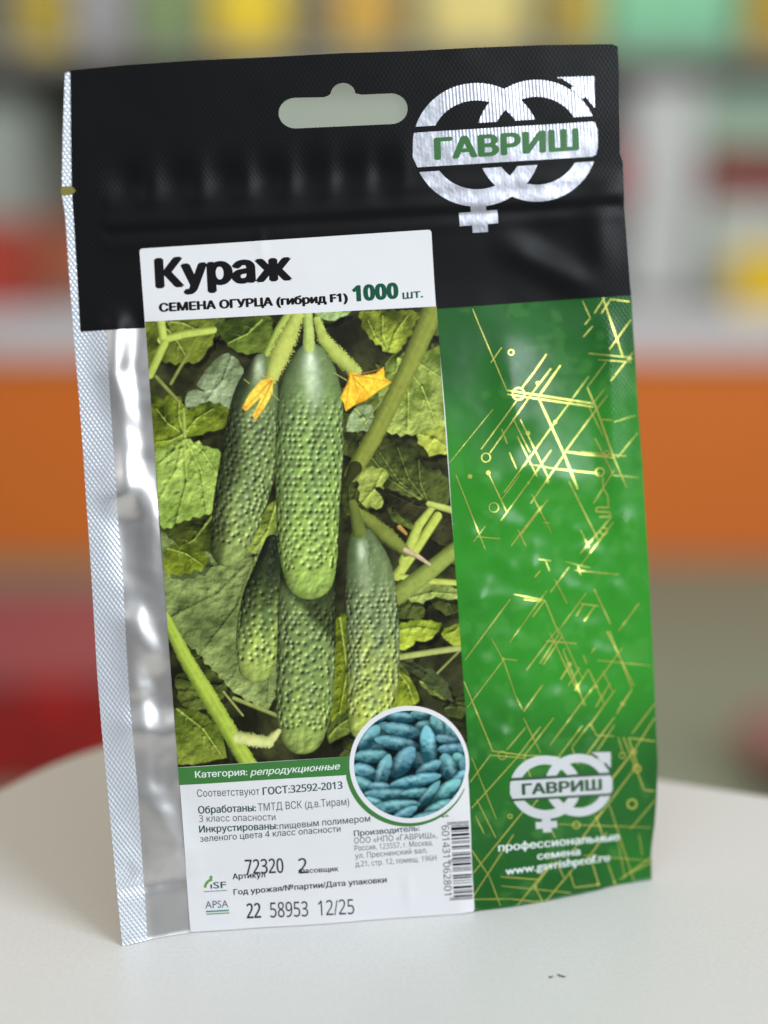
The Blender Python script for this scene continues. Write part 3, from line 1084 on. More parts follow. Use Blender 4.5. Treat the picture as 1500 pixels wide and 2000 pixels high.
# ---------------- emblems
def emblem(fx, fy, m_metal, m_gap, m_letters, host, off, lines):
    def T(g):
        V, F = g
        return [np.array([fx(p[0]), fy(p[1])]) for p in V], F
    em = []
    q = lambda pts: (ribbon_geo(pts, 1))
    em.append(ring_geo(931, 283, 90, 125, n=90, ky=0.965, rings=4))
    em.append(ring_geo(1048, 275, 86, 119, n=90, ky=1.0, rings=4))
    # arrow head
    arrow = ([np.array(p, float) for p in [(1088, 151), (1124, 150), (1161, 149), (1161, 182), (1161, 215), (1125, 183)]], [[0, 1, 5], [1, 2, 3], [1, 3, 5], [3, 4, 5]])
    em.append(arrow)
    em.append(([np.array(p, float) for p in [(918, 396), (948, 394), (951, 416), (953, 453), (923, 455), (920, 418)]], [[0, 1, 2, 5], [5, 2, 3, 4]]))
    em.append(([np.array(p, float) for p in [(896, 416), (971, 410), (973, 436), (898, 442)]], [[0, 1, 2, 3]]))
    e_o = put('emblem', [T(g) for g in em], m_metal, off, host, stagger=0.003, knurl=lines)
    gaps = [ribbon_geo([(806, 254), (985, 243), (1168, 232)], 12 if True else 6),
            ribbon_geo([(806, 331), (985, 320), (1168, 309)], 12),
            ribbon_geo([(1092, 155), (1117, 171)], 8), ribbon_geo([(1140, 191), (1161, 217)], 8),
            ribbon_geo([(906, 410), (918, 409)], 5), ribbon_geo([(949, 407), (963, 405)], 5)]
    put('emblem_gap', [T(g) for g in gaps], m_gap, off + 0.02, e_o, stagger=0.0005)
    # centre band with curved ends
    Vb, Fb = [], []
    n = 40
    for i in range(n + 1):
        t = i / n
        x = 806 + (1167 - 806) * t
        bul = 4 * (1 - abs(2 * t - 1) ** 6)
        top = 259.5 - 22.2 * t
        bot = 327.5 - 22.2 * t
        if i == 0: top += 18; bot -= 20
        if i == n: top += 16; bot -= 16
        for k in range(5):
            Vb.append(np.array([x, top + (bot - top) * k / 4]))
    for i in range(n):
        for k in range(4):
            a = i * 5 + k
            Fb.append([a, a + 1, a + 6, a + 5])
    put('emblem_band', [T((Vb, Fb))], m_metal, off + 0.03, e_o, knurl=lines)
    p0 = (fx(848), fy(313)); p1 = (fx(1131), fy(293.5))
    text('emblem_lettering', 'ГАВРИШ', p0, p1, (fy(313) - fy(272)) , m_letters, off + 0.04, e_o, bold=0.07, up=(-0.03, -1))
    return e_o


M_holo_lines = lambda u, v: sstep(84, 88, u) * (1 - sstep(17, 24, v)) * 1.0 + 0.10
emblem(lambda x: x, lambda y: y, M_holo, M_black, M_logo_green, header, 0.13, M_holo_lines)
emblem(lambda x: 995.5 + (x - 806) * 0.554, lambda y: 1472 + (y - 156) * 0.514, M_silver_ink, M_deep_green, M_deep_green, green, 0.20, None)
text('motto_lettering', 'профессиональные', (973, 1663), (1210, 1641), 12, M_ink_white, 0.20, green, bold=0.045, cap='х')
text('motto_lettering', 'семена', (1049, 1679), (1133, 1669.5), 11, M_ink_white, 0.20, green, bold=0.045, cap='х')
text('web_address', 'www.gavrishprof.ru', (987, 1709), (1190, 1681), 10.5, M_ink_white, 0.20, green, bold=0.045, cap='x')

# ---------------- paper label
LQ = np.array([(272, 486), (842, 448.5), (927, 1783), (372, 1822)], float)


def quad_h(q):
    A = []
    for (s, t), (x, y) in zip([(0, 0), (1, 0), (1, 1), (0, 1)], q):
        A.append([s, t, 1, 0, 0, 0, -x * s, -x * t, -x]); A.append([0, 0, 0, s, t, 1, -y * s, -y * t, -y])
    return np.linalg.svd(np.array(A))[2][-1].reshape(3, 3)


def rounded(q, r=7):
    out = []
    n = len(q)
    for i in range(n):
        p, a, b = q[i], q[i - 1], q[(i + 1) % n]
        da = (a - p) / np.linalg.norm(a - p); db = (b - p) / np.linalg.norm(b - p)
        rr = r * (1.6 if i == 2 else 1)
        for t in np.linspace(0, 1, 5):
            out.append(tuple((1 - t) ** 2 * (p + da * rr) + 2 * t * (1 - t) * p + t * t * (p + db * rr)))
    return out


label = region('paper_label', rounded(LQ), M_paper, 0.22, packet, spacing=0.8)

# ================================================================== the printed picture (painted by code on a raster)
PX0, PY0, PX1, PY1 = 270, 585, 930, 1615
PW, PH = PX1 - PX0, PY1 - PY0
GX, GY = np.meshgrid(np.arange(PX0, PX1, dtype=float), np.arange(PY0, PY1, dtype=float))
IMG = np.zeros((PH, PW, 3))
n1 = fbm(GX / 60, GY / 60, 1, 5)
n2 = fbm(GX / 14, GY / 14, 2, 4)
n3 = fbm(GX / 5, GY / 5, 3, 3)


def C(*c): return lin(c)


IMG[:] = C(32, 33, 20)
IMG += (n1[..., None] - 0.4).clip(0) * np.array(C(105, 110, 60)) * 0.9
IMG *= (0.55 + 0.8 * n2[..., None])


def window(x0, y0, x1, y1):
    a = max(0, int(x0) - PX0 - 2); b = min(PW, int(x1) - PX0 + 3)
    c = max(0, int(y0) - PY0 - 2); d = min(PH, int(y1) - PY0 + 3)
    return slice(c, d), slice(a, b)


def blend(sl, col, a):
    IMG[sl] = IMG[sl] * (1 - a[..., None]) + col * a[..., None]


def jag(poly, seed, amp=5, step=9):
    r = random.Random(seed)
    out = []
    for i in range(len(poly)):
        a, b = np.array(poly[i], float), np.array(poly[(i + 1) % len(poly)], float)
        d = b - a
        ln = np.linalg.norm(d)
        k = max(1, int(ln / step))
        nn = np.array([d[1], -d[0]]) / (ln + 1e-9)
        for j in range(k):
            o_ = (amp if j % 2 else -amp * 0.4) * r.uniform(0.2, 1.0)
            out.append(a + d * (j + r.uniform(-.2, .2)) / k + nn * o_ + nn * 5 * math.sin(math.pi * j / k) * r.uniform(0, 1))
    return out


def shadow(poly, dx, dy, strength=0.55):
    """printed photograph: leaf underneath is darker beside an overlapping leaf"""
    p = [(x + dx, y + dy) for x, y in poly]
    xs, ys = [q[0] for q in p], [q[1] for q in p]
    sl = window(min(xs), min(ys), max(xs), max(ys))
    k = inside(GX[sl], GY[sl], p)
    IMG[sl] *= (1 - strength * k[..., None])


def leaf(poly, c0, c1, base, tips, seed, vein=(170, 190, 90), vw=1.3, grad=(0, 1), amp=5):
    p = jag(poly, seed, amp)
    shadow(p, 7, 9)
    xs, ys = [q[0] for q in p], [q[1] for q in p]
    sl = window(min(xs), min(ys), max(xs), max(ys))
    X, Y = GX[sl], GY[sl]
    k = inside(X, Y, p).astype(float)
    k = (k + np.roll(k, 1, 0) + np.roll(k, -1, 0) + np.roll(k, 1, 1) + np.roll(k, -1, 1)) / 5
    g = ((X - min(xs)) / (max(xs) - min(xs) + 1) - 0.5) * grad[0] + ((Y - min(ys)) / (max(ys) - min(ys) + 1) - 0.5) * grad[1]
    c0 = tuple(min(255, q_ * k_) for q_, k_ in zip(c0, (1.0, 1.0, 1.0)))
    c1 = tuple(min(255, q_ * k_) for q_, k_ in zip(c1, (1.03, 1.03, 1.03)))
    t = np.clip(0.5 + 0.55 * g + 1.5 * (fbm(X / 32, Y / 32, seed + 50, 3) - 0.5) + 0.5 * (n2[sl] - 0.5), 0, 1)
    col = np.array(C(*c0)) * (1 - t[..., None]) + np.array(C(*c1)) * t[..., None]
    # puckered tissue between the veins
    hh = 7.0 * fbm(X / 12, Y / 12, seed + 9, 3) + 9.0 * fbm(X / 34, Y / 34, seed + 19, 2)
    for i, tp in enumerate(tips):
        m_ = ((base[0] + tp[0]) / 2 + (tp[1] - base[1]) * 0.08, (base[1] + tp[1]) / 2 - (tp[0] - base[0]) * 0.08)
        for a, b, w0, w1 in [(base, m_, vw * 1.6, vw * 1.1), (m_, tp, vw * 1.1, vw * 0.5)]:
            d, tt = seg_dist(X, Y, a, b)
            w = w0 + (w1 - w0) * tt
            al = np.exp(-(d / w) ** 2)
            hh = hh - 3.0 * np.exp(-(d / 4.0) ** 2)
            dk = np.exp(-((d - 3.0) / 2.0) ** 2) * 0.18
            col = col * (1 - dk[..., None])
            col = col * (1 - 0.7 * al[..., None]) + np.array(C(*vein)) * 0.7 * al[..., None]
        # side veins
        L_ = math.hypot(tp[0] - base[0], tp[1] - base[1])
        nv = int(L_ / 22)
        for j in range(1, nv):
            q = (base[0] + (tp[0] - base[0]) * j / nv, base[1] + (tp[1] - base[1]) * j / nv)
            an = math.atan2(tp[1] - base[1], tp[0] - base[0])
            for s in (-1, 1):
                e_ = (q[0] + 26 * math.cos(an + s * 0.8), q[1] + 26 * math.sin(an + s * 0.8))
                d, tt = seg_dist(X, Y, q, e_)
                al = np.exp(-(d / (vw * 0.6)) ** 2) * (1 - tt) * 0.6
                col = col * (1 - 0.5 * al[..., None]) + np.array(C(*vein)) * 0.5 * al[..., None]
                hh = hh - 1.5 * np.exp(-(d / 3.0) ** 2) * (1 - tt)
    gy, gx = np.gradient(hh)
    col = col * np.clip(1 + 0.75 * (0.5 * gx + 0.8 * gy), 0.25, 1.7)[..., None]
    blend(sl, col, k)


def c4(pts): return [(280 + x / 2.4194, 600 + y / 2.4194) for x, y in pts]
def c5(pts): return [(300 + x / 2.4194, 1000 + y / 2.4194) for x, y in pts]


def tube(pts, radii, c_lo, c_hi, seed=0, fuzz=0.0, light=(-0.35, -0.3), rib=0.0):
    """stem: shaded cylinder along a polyline"""
    P = np.array(pts, float)
    rm = max(radii) + 6
    sl = window(P[:, 0].min() - rm, P[:, 1].min() - rm, P[:, 0].max() + rm, P[:, 1].max() + rm)
    X, Y = GX[sl], GY[sl]
    best = np.full(X.shape, 1e9); Q = np.zeros(X.shape); R = np.ones(X.shape)
    for i in range(len(P) - 1):
        a, b = P[i], P[i + 1]
        d, t = seg_dist(X, Y, a, b)
        r = radii[i] + (radii[i + 1] - radii[i]) * t
        dx, dy = b - a
        ln = math.hypot(dx, dy)
        q = ((X - a[0]) * -dy + (Y - a[1]) * dx) / ln
        k = d / r < best
        best = np.where(k, d / r, best); Q = np.where(k, q / r, Q); R = np.where(k, r, R)
    edge = best + fuzz * (vnoise(X / 1.6, Y / 1.6, seed + 3) - 0.5)
    al = np.clip((1.0 - edge) * R / 1.4 + 0.4, 0, 1)
    sh = np.clip(1 - (Q * 0.9 + 0.25) ** 2, 0, 1) ** 0.8
    sh = 0.25 + 0.85 * sh
    if rib:
        sh = sh * (1 + rib * np.sin(Q * 9))
    t = np.clip(sh * (0.75 + 0.5 * fbm(X / 9, Y / 9, seed, 3)), 0, 1.15)
    col = np.array(C(*c_lo)) * (1 - t[..., None]) + np.array(C(*c_hi)) * t[..., None]
    lum = col.mean(2, keepdims=True)
    blend(sl, (col * 0.86 + lum * 0.14) * np.array((0.88, 0.87, 0.76)), al)


def cucumber(axis, radii, seed, dark, mid, light, nwart, shade=None, gloss=None, tipcol=None, start=0.18):
    """spined cucumber printed on the label"""
    A = np.array(axis, float)
    # resample the axis smoothly
    k = np.linspace(0, 1, len(A)); kk = np.linspace(0, 1, 44)
    ax = np.interp(kk, k, A[:, 0]); ay = np.interp(kk, k, A[:, 1]); rr = np.interp(kk, np.linspace(0, 1, len(radii)), radii)
    for _ in range(6):
        ax[1:-1] = (ax[:-2] + 2 * ax[1:-1] + ax[2:]) / 4; ay[1:-1] = (ay[:-2] + 2 * ay[1:-1] + ay[2:]) / 4
        rr[1:-1] = (rr[:-2] + 2 * rr[1:-1] + rr[2:]) / 4
    rm = max(radii) + 8
    sl = window(ax.min() - rm, ay.min() - rm, ax.max() + rm, ay.max() + rm)
    X, Y = GX[sl], GY[sl]
    # shadow on what lies behind
    best = np.full(X.shape, 1e9); Q = np.zeros(X.shape); T = np.zeros(X.shape); R = np.ones(X.shape)
    for i in range(43):
        a, b = (ax[i], ay[i]), (ax[i + 1], ay[i + 1])
        d, t = seg_dist(X, Y, a, b)
        r = rr[i] + (rr[i + 1] - rr[i]) * t
        dx, dy = b[0] - a[0], b[1] - a[1]
        q = ((X - a[0]) * dy - (Y - a[1]) * dx) / math.hypot(dx, dy)
        m_ = d / r < best
        best = np.where(m_, d / r, best); Q = np.where(m_, q / r, Q); T = np.where(m_, (i + t) / 43, T); R = np.where(m_, r, R)
    IMG[sl] *= (1 - 0.6 * np.clip(1.25 - np.roll(np.roll(best, 6, 1), 4, 0), 0, 1) / 1.25)[..., None]
    Q = -Q
    edge = best * R + 1.6 * (fbm(X / 6, Y / 6, seed + 77, 2) - 0.5)
    al = np.clip(R - edge + 0.5, 0, 1)
    mix = np.clip(T * 1.05 + 0.35 * (fbm(X / 30, Y / 50, seed, 3) - 0.5) + 0.12 * np.sin(Q * 7), 0, 1)[..., None]
    d_, m2, l_ = np.array(C(*dark)), np.array(C(*mid)), np.array(C(*light))
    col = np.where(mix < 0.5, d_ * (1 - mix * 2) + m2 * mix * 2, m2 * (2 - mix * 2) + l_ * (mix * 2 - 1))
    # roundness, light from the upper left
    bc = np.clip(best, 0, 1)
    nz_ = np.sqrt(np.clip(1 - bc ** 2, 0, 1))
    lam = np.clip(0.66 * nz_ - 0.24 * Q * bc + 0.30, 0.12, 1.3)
    st = np.clip(np.sin(Q * 10 + 1) * 0.5 + 0.5, 0, 1) * sstep(0.55, 1.0, T) * 0.25
    col = col * (1 - st[..., None]) + np.array(C(178, 196, 110)) * st[..., None]
    r_ = np.random.default_rng(seed)
    body = sstep(start, start + 0.2, T)
    H = 7.5 * fbm(X / 15, Y / 15, seed + 5, 2) + 2.4 * fbm(X / 6, Y / 6, seed + 6, 2) * body
    DK = np.zeros(X.shape); HI = np.zeros(X.shape)
    pts = []
    for _ in range(nwart * 12):
        if len(pts) >= nwart: break
        t = r_.uniform(start, 0.985); q = r_.uniform(-1.0, 1.0)
        i = int(t * 42)
        dx, dy = ax[i + 1] - ax[i], ay[i + 1] - ay[i]
        ln = math.hypot(dx, dy)
        x = ax[i] - dy / ln * q * rr[i]; y = ay[i] + dx / ln * q * rr[i]
        md = r_.uniform(85, 250) * (1 - 0.45 * abs(q))
        if all((x - p[0]) ** 2 + (y - p[1]) ** 2 > md for p in pts):
            pts.append((x, y, q, t))
    x0, y0 = X[0, 0], Y[0, 0]
    for x, y, q, t in pts:
        s = r_.uniform(3.2, 6.2)
        a, b = int(max(0, x - x0 - 16)), int(x - x0 + 17); c, d = int(max(0, y - y0 - 16)), int(y - y0 + 17)
        if a >= X.shape[1] or c >= X.shape[0] or b <= 0 or d <= 0: continue
        xx, yy = X[c:d, a:b], Y[c:d, a:b]
        sq = max(0.5, math.sqrt(max(0, 1 - q * q)))
        w = sstep(start, start + 0.2, t) * r_.uniform(0.55, 1.15)
        rr_ = np.hypot((xx - x) / (s * sq), (yy - y) / s)
        H[c:d, a:b] += w * 5.8 * np.exp(-rr_ ** 1.7)
        DK[c:d, a:b] += w * np.exp(-(np.hypot((xx - x - 1.6) / (s * sq * 0.75), (yy - y - 1.9) / (s * 0.7))) ** 2)
        HI[c:d, a:b] += w * np.exp(-(np.hypot((xx - x + 1.4) / (s * sq * 0.5), (yy - y + 1.6) / (s * 0.5))) ** 2)
        if abs(q) > 0.82 or r_.random() < 0.2:      # spine
            sg = 1 if q > 0 else -1
            e_ = (x + sg * r_.uniform(4, 8), y + r_.uniform(-5, 1))
            dd, tt = seg_dist(xx, yy, (x, y), e_)
            sp = np.exp(-(dd / 0.9) ** 2) * (1 - tt) * 0.75
            s2 = (slice(sl[0].start + c, sl[0].start + c + xx.shape[0]), slice(sl[1].start + a, sl[1].start + a + xx.shape[1]))
            IMG[s2] = IMG[s2] * (1 - sp[..., None]) + np.array(C(176, 190, 130)) * sp[..., None]
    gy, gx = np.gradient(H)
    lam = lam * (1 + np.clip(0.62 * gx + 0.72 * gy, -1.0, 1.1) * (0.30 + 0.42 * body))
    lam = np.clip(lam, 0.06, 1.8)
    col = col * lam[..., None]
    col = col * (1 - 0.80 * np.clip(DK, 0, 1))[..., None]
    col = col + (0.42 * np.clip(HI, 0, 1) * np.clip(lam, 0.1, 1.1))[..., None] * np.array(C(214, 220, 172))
    # bloom
    col = col * 0.84 + 0.16 * np.array(C(140, 158, 136)) * lam[..., None]
    if gloss:
        for gx_, gy_, gr, ga in gloss:
            g = ga * np.exp(-(((X - gx_) / gr) ** 2 + ((Y - gy_) / (gr * 2.4)) ** 2)) * (0.55 + 0.9 * n2[sl])
            col = col + g[..., None] * np.array(C(210, 220, 205))
    # waxy mottling of the smooth neck
    wx = np.clip((fbm(X / 4.5, Y / 7, seed + 91, 3) - 0.54) * 5, 0, 1) * (1 - body) * np.clip(1 - np.abs(Q + 0.1) * 1.3, 0, 1)
    col = col * (1 - 0.35 * wx[..., None]) + np.array(C(176, 194, 158)) * 0.35 * wx[..., None] * lam[..., None]
    if shade is not None:
        col = col * shade(X, Y, Q, T)[..., None]
    blend(sl, col, al)


# ---- leaves behind
rf = random.Random(5)
for k_ in range(46):
    fx_, fy_ = rf.uniform(285, 905), rf.uniform(600, 1490)
    fr_ = rf.uniform(18, 46)
    fa_ = rf.uniform(0, 6.28)
    pl_ = [(fx_ + fr_ * (1 if j_ % 3 else 0.72) * math.cos(fa_ + j_ * 0.7) * 1.25, fy_ + fr_ * (1 if j_ % 2 else 0.8) * math.sin(fa_ + j_ * 0.7)) for j_ in range(9)]
    kk_ = rf.uniform(0.6, 1.15)
    leaf(pl_, (34 * kk_, 40 * kk_, 18 * kk_), (92 * kk_, 104 * kk_, 46 * kk_), (fx_ - fr_ * math.cos(fa_), fy_ - fr_ * math.sin(fa_)),
         [(fx_ + fr_ * math.cos(fa_ + w_), fy_ + fr_ * math.sin(fa_ + w_)) for w_ in (-0.6, 0, 0.6)], 200 + k_, vein=(96, 108, 58), vw=0.8, amp=3)
leaf(c4([(-20, 40), (330, 60), (330, 150), (260, 260), (60, 250), (-20, 300)]), (52, 60, 22), (112, 124, 44), c4([(60, 60)])[0], c4([(300, 130), (200, 230)]), 1)
leaf(c4([(330, 80), (600, 40), (600, 200), (520, 220), (420, 200)]), (50, 66, 20), (104, 122, 46), c4([(560, 60)])[0], c4([(400, 170)]), 2)
leaf(c4([(250, 370), (320, 270), (400, 215), (475, 290), (440, 400), (420, 480), (200, 470), (210, 400), (300, 400)]), (96, 112, 74), (150, 164, 128), c4([(420, 230)])[0], c4([(300, 440)]), 3, vein=(150, 165, 120), amp=1)
leaf(c4([(1025, 20), (1310, 25), (1215, 200), (1160, 215), (1040, 110)]), (66, 78, 18), (150, 162, 58), c4([(1160, 215)])[0], c4([(1060, 60), (1250, 40), (1130, 40)]), 4)
leaf(c4([(800, 20), (980, 20), (930, 50), (850, 60)]), (120, 150, 90), (168, 186, 130), c4([(800, 20)])[0], c4([(960, 30)]), 5, amp=2)
leaf(c4([(1165, 230), (1300, 235), (1420, 180), (1430, 560), (1290, 600), (1150, 590), (1110, 430)]), (84, 104, 34), (158, 172, 88), c4([(1200, 240)])[0], c4([(1380, 540), (1250, 580), (1400, 330), (1150, 500)]), 6)
leaf(c4([(1290, 600), (1440, 560), (1450, 680), (1380, 700), (1320, 660)]), (110, 124, 34), (170, 180, 76), c4([(1300, 600)])[0], c4([(1430, 660)]), 7)
leaf(c4([(990, 480), (1080, 460), (1085, 580), (960, 585)]), (120, 140, 96), (160, 176, 130), c4([(1000, 480)])[0], c4([(1060, 570)]), 8, amp=1)
leaf(c4([(960, 600), (1120, 610), (1260, 650), (1330, 760), (1440, 800), (1440, 930), (1350, 930), (1180, 870), (1080, 830), (970, 700)]), (38, 44, 20), (84, 96, 44), c4([(1350, 935)])[0], c4([(1110, 680), (1200, 660), (1020, 640), (1300, 720)]), 9, vein=(128, 140, 70), vw=1.0)
leaf(c4([(1010, 760), (1150, 770), (1130, 850), (1120, 950), (1030, 930)]), (104, 122, 48), (160, 172, 86), c4([(1130, 780)])[0], c4([(1040, 920)]), 10)
leaf(c4([(1090, 850), (1300, 910), (1450, 960), (1460, 1150), (1250, 1010)]), (36, 34, 22), (66, 66, 38), c4([(1440, 960)])[0], c4([(1160, 880)]), 11, vein=(80, 84, 50), vw=0.8)
# left leaf pair
leaf(c4([(35, 410), (90, 440), (150, 420), (210, 490), (290, 450), (400, 470), (395, 560), (300, 590), (195, 610), (120, 650), (48, 670)]), (54, 66, 16), (122, 138, 40), c4([(190, 600)])[0], c4([(60, 480), (170, 440), (330, 480), (60, 640)]), 12)
leaf(c4([(50, 680), (190, 622), (370, 690), (380, 780), (350, 870), (330, 960), (240, 1010), (140, 1055), (85, 1040), (60, 900)]), (104, 130, 48), (166, 188, 98), c4([(192, 610)])[0], c4([(150, 1040), (80, 900), (300, 960), (340, 780), (75, 740)]), 13, grad=(0.2, 0.5))
leaf(c4([(90, 1060), (330, 970), (320, 1200), (100, 1210)]), (40, 46, 18), (86, 98, 36), c4([(330, 980)])[0], c4([(120, 1180)]), 14)
leaf(c4([(560, 980), (635, 900), (640, 1100), (500, 1210), (450, 1210)]), (100, 118, 42), (166, 180, 84), c4([(630, 920)])[0], c4([(500, 1180)]), 15, amp=2)
# lower left big leaf
leaf(c5([(30, 90), (130, 170), (290, 205), (480, 195), (600, 60), (560, 300), (430, 480), (580, 700), (575, 850), (540, 935), (400, 865), (300, 760), (200, 650), (70, 560)]), (84, 100, 54), (136, 152, 92), c5([(480, 210)])[0], c5([(80, 500), (250, 640), (70, 250), (540, 900), (380, 780)]), 16, vein=(120, 134, 78), vw=1.1)
leaf(c5([(60, 170), (140, 150), (250, 200), (240, 260), (100, 300), (50, 260)]), (70, 84, 18), (128, 142, 40), c5([(60, 170)])[0], c5([(230, 250)]), 17)
leaf(c5([(95, 925), (210, 940), (300, 1010), (345, 1160), (115, 1195)]), (74, 90, 26), (120, 134, 52), c5([(110, 930)])[0], c5([(320, 1150)]), 18, amp=1)
leaf(c5([(860, 500), (920, 480), (915, 760), (910, 940), (840, 1020), (850, 800)]), (78, 92, 16), (128, 140, 34), c5([(880, 500)])[0], c5([(870, 1000)]), 19, amp=1)
leaf(c5([(1140, 740), (1220, 800), (1255, 890), (1180, 925), (1080, 930)]), (92, 110, 24), (150, 164, 50), c5([(1150, 750)])[0], c5([(1230, 900)]), 20, amp=1)
leaf(c5([(1155, 540), (1240, 510), (1360, 530), (1310, 600), (1240, 610), (1160, 655)]), (108, 128, 30), (170, 184, 66), c5([(1160, 560)])[0], c5([(1330, 560)]), 21)
leaf(c5([(1360, 570), (1460, 520), (1465, 640), (1400, 620)]), (108, 128, 30), (160, 174, 60), c5([(1450, 540)])[0], c5([(1380, 580)]), 22)
leaf(c5([(1190, 400), (1330, 330), (1440, 370), (1440, 410), (1330, 400), (1220, 430)]), (96, 112, 50), (156, 170, 96), c5([(1200, 410)])[0], c5([(1430, 390)]), 23, amp=2)
leaf(c5([(1250, 790), (1370, 850), (1400, 840), (1380, 890), (1270, 830)]), (70, 86, 34), (116, 132, 64), c5([(1260, 800)])[0], c5([(1390, 880)]), 24, amp=1)
leaf(c5([(820, 1020), (900, 940), (960, 1010), (830, 1090)]), (60, 76, 26), (110, 126, 56), c5([(830, 1060)])[0], c5([(920, 980)]), 25, amp=1)
leaf(c5([(1160, 700), (1350, 760), (1420, 900), (1250, 780)]), (48, 56, 34), (80, 90, 54), c5([(1170, 710)])[0], c5([(1380, 860)]), 26, amp=2, vein=(70, 80, 50))
# twigs in the dark
for a, b, r in [((1170, 380), (1010, 590), 4), ((60, 330), (160, 440), 9), ((210, 220), (130, 360), 8)]:
    tube(c4([a, b]), [r / 2.4, r / 2.4], (70, 82, 30), (138, 150, 70), 31)
for a, b, r in [((380, 880), (590, 965), 10), ((1450, 650), (1340, 760), 5), ((330, 850), (420, 960), 6)]:
    tube(c5([a, b]), [r / 2.4, r / 2.4], (70, 84, 30), (150, 164, 86), 32)
# stems
tube(c4([(330, 108), (200, 125), (85, 155)]), [7, 8, 8], (92, 116, 20), (186, 204, 86), 33, rib=0.1)
tube(c4([(80, 50), (95, 150)]), [8, 8], (100, 124, 24), (188, 206, 90), 34)
tube(c4([(100, 170), (30, 320)]), [8, 8], (96, 120, 24), (180, 200, 84), 35)
tube(c4([(190, 480), (195, 610)]), [2, 4], (90, 110, 30), (170, 190, 90), 36)
tube(c5([(1340, 20), (1230, 190), (1150, 300)]), [9, 9, 10], (104, 126, 20), (190, 206, 80), 37, rib=0.08)
tube(c5([(1450, 335), (1300, 325), (1170, 305)]), [6, 6, 6], (110, 130, 30), (190, 206, 88), 38)
tube(c5([(1445, 160), (1300, 280), (1150, 395)]), [14, 17, 18], (70, 92, 24), (148, 166, 72), 39, rib=0.06)
tube(c5([(1460, 640), (1320, 660), (1160, 685)]), [6, 6, 6], (104, 120, 46), (174, 186, 104), 40)
tube(c4([(1370, 940), (1300, 1030), (1230, 1200)]), [6, 9, 10], (104, 126, 24), (188, 204, 84), 41)
tube(c4([(1350, 930), (1460, 960)]), [6, 7], (110, 130, 40), (190, 204, 100), 42)
tube(c5([(55, 500), (150, 690), (250, 855), (450, 1195)]), [11, 14, 16, 16], (74, 104, 14), (170, 196, 58), 43, fuzz=0.25, rib=0.10)
tube(c4([(1365, 20), (1250, 290), (1090, 610), (985, 790)]), [20, 18, 17, 15], (62, 78, 14), (140, 152, 54), 44, rib=0.08, fuzz=0.1)
tube(c4([(1000, 760), (960, 830)]), [14, 7], (34, 36, 16), (60, 66, 30), 45)

# ---- small fruit at the right, then the cucumbers from the rear forward
tube(c4([(1010, 960), (1070, 1010), (1150, 1080), (1240, 1155)]), [7, 13, 16, 10], (52, 66, 18), (128, 142, 56), 46, fuzz=0.4)
tube(c4([(1240, 1150), (1300, 1180), (1350, 1215)]), [6, 5, 3], (90, 80, 56), (196, 180, 150), 47)
tube(c4([(1210, 1040), (1240, 1070)]), [5, 3], (120, 90, 30), (190, 150, 70), 48)
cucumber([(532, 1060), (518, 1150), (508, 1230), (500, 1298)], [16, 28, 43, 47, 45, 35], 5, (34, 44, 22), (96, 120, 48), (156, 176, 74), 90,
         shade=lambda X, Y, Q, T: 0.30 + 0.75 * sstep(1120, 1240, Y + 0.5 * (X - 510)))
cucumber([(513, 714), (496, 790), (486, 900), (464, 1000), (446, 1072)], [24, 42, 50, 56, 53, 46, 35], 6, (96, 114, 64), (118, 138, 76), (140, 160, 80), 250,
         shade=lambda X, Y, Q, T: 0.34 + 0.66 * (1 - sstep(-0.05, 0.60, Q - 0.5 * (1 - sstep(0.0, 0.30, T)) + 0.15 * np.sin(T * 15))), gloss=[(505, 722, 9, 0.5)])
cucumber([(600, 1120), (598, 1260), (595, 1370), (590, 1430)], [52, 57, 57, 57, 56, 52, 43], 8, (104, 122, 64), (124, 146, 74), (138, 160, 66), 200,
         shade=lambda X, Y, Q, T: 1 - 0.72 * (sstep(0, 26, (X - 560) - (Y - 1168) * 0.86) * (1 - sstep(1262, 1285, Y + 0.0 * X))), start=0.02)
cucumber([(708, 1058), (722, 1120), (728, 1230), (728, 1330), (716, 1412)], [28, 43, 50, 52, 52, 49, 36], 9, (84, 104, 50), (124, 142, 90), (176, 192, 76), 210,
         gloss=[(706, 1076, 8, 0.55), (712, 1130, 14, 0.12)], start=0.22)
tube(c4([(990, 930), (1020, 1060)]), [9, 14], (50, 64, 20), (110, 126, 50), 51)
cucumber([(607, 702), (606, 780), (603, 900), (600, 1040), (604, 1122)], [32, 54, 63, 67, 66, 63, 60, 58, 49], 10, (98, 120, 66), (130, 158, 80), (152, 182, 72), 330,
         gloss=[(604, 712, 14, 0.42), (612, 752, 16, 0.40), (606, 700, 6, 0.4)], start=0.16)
# mottled wax bloom at the neck
tube(c4([(775, 20), (780, 100), (782, 185)]), [9, 10, 12], (92, 118, 40), (184, 204, 110), 52, fuzz=0.2, rib=0.08)
tube(c4([(690, 30), (640, 110), (590, 215)]), [9, 9, 8], (84, 108, 24), (176, 196, 84), 53)
tube(c4([(730, 40), (680, 150), (640, 240), (605, 330)]), [12, 19, 20, 13], (92, 110, 24), (190, 202, 92), 54, fuzz=0.6)
tube(c4([(820, 60), (850, 150), (920, 230), (1000, 305)]), [8, 12, 16, 13], (92, 112, 28), (180, 196, 90), 55, fuzz=0.5)
tube(c5([(590, 1035), (545, 1085), (480, 1078), (405, 1065)]), [5, 11, 13, 12], (120, 136, 56), (206, 214, 140), 56, fuzz=0.5)


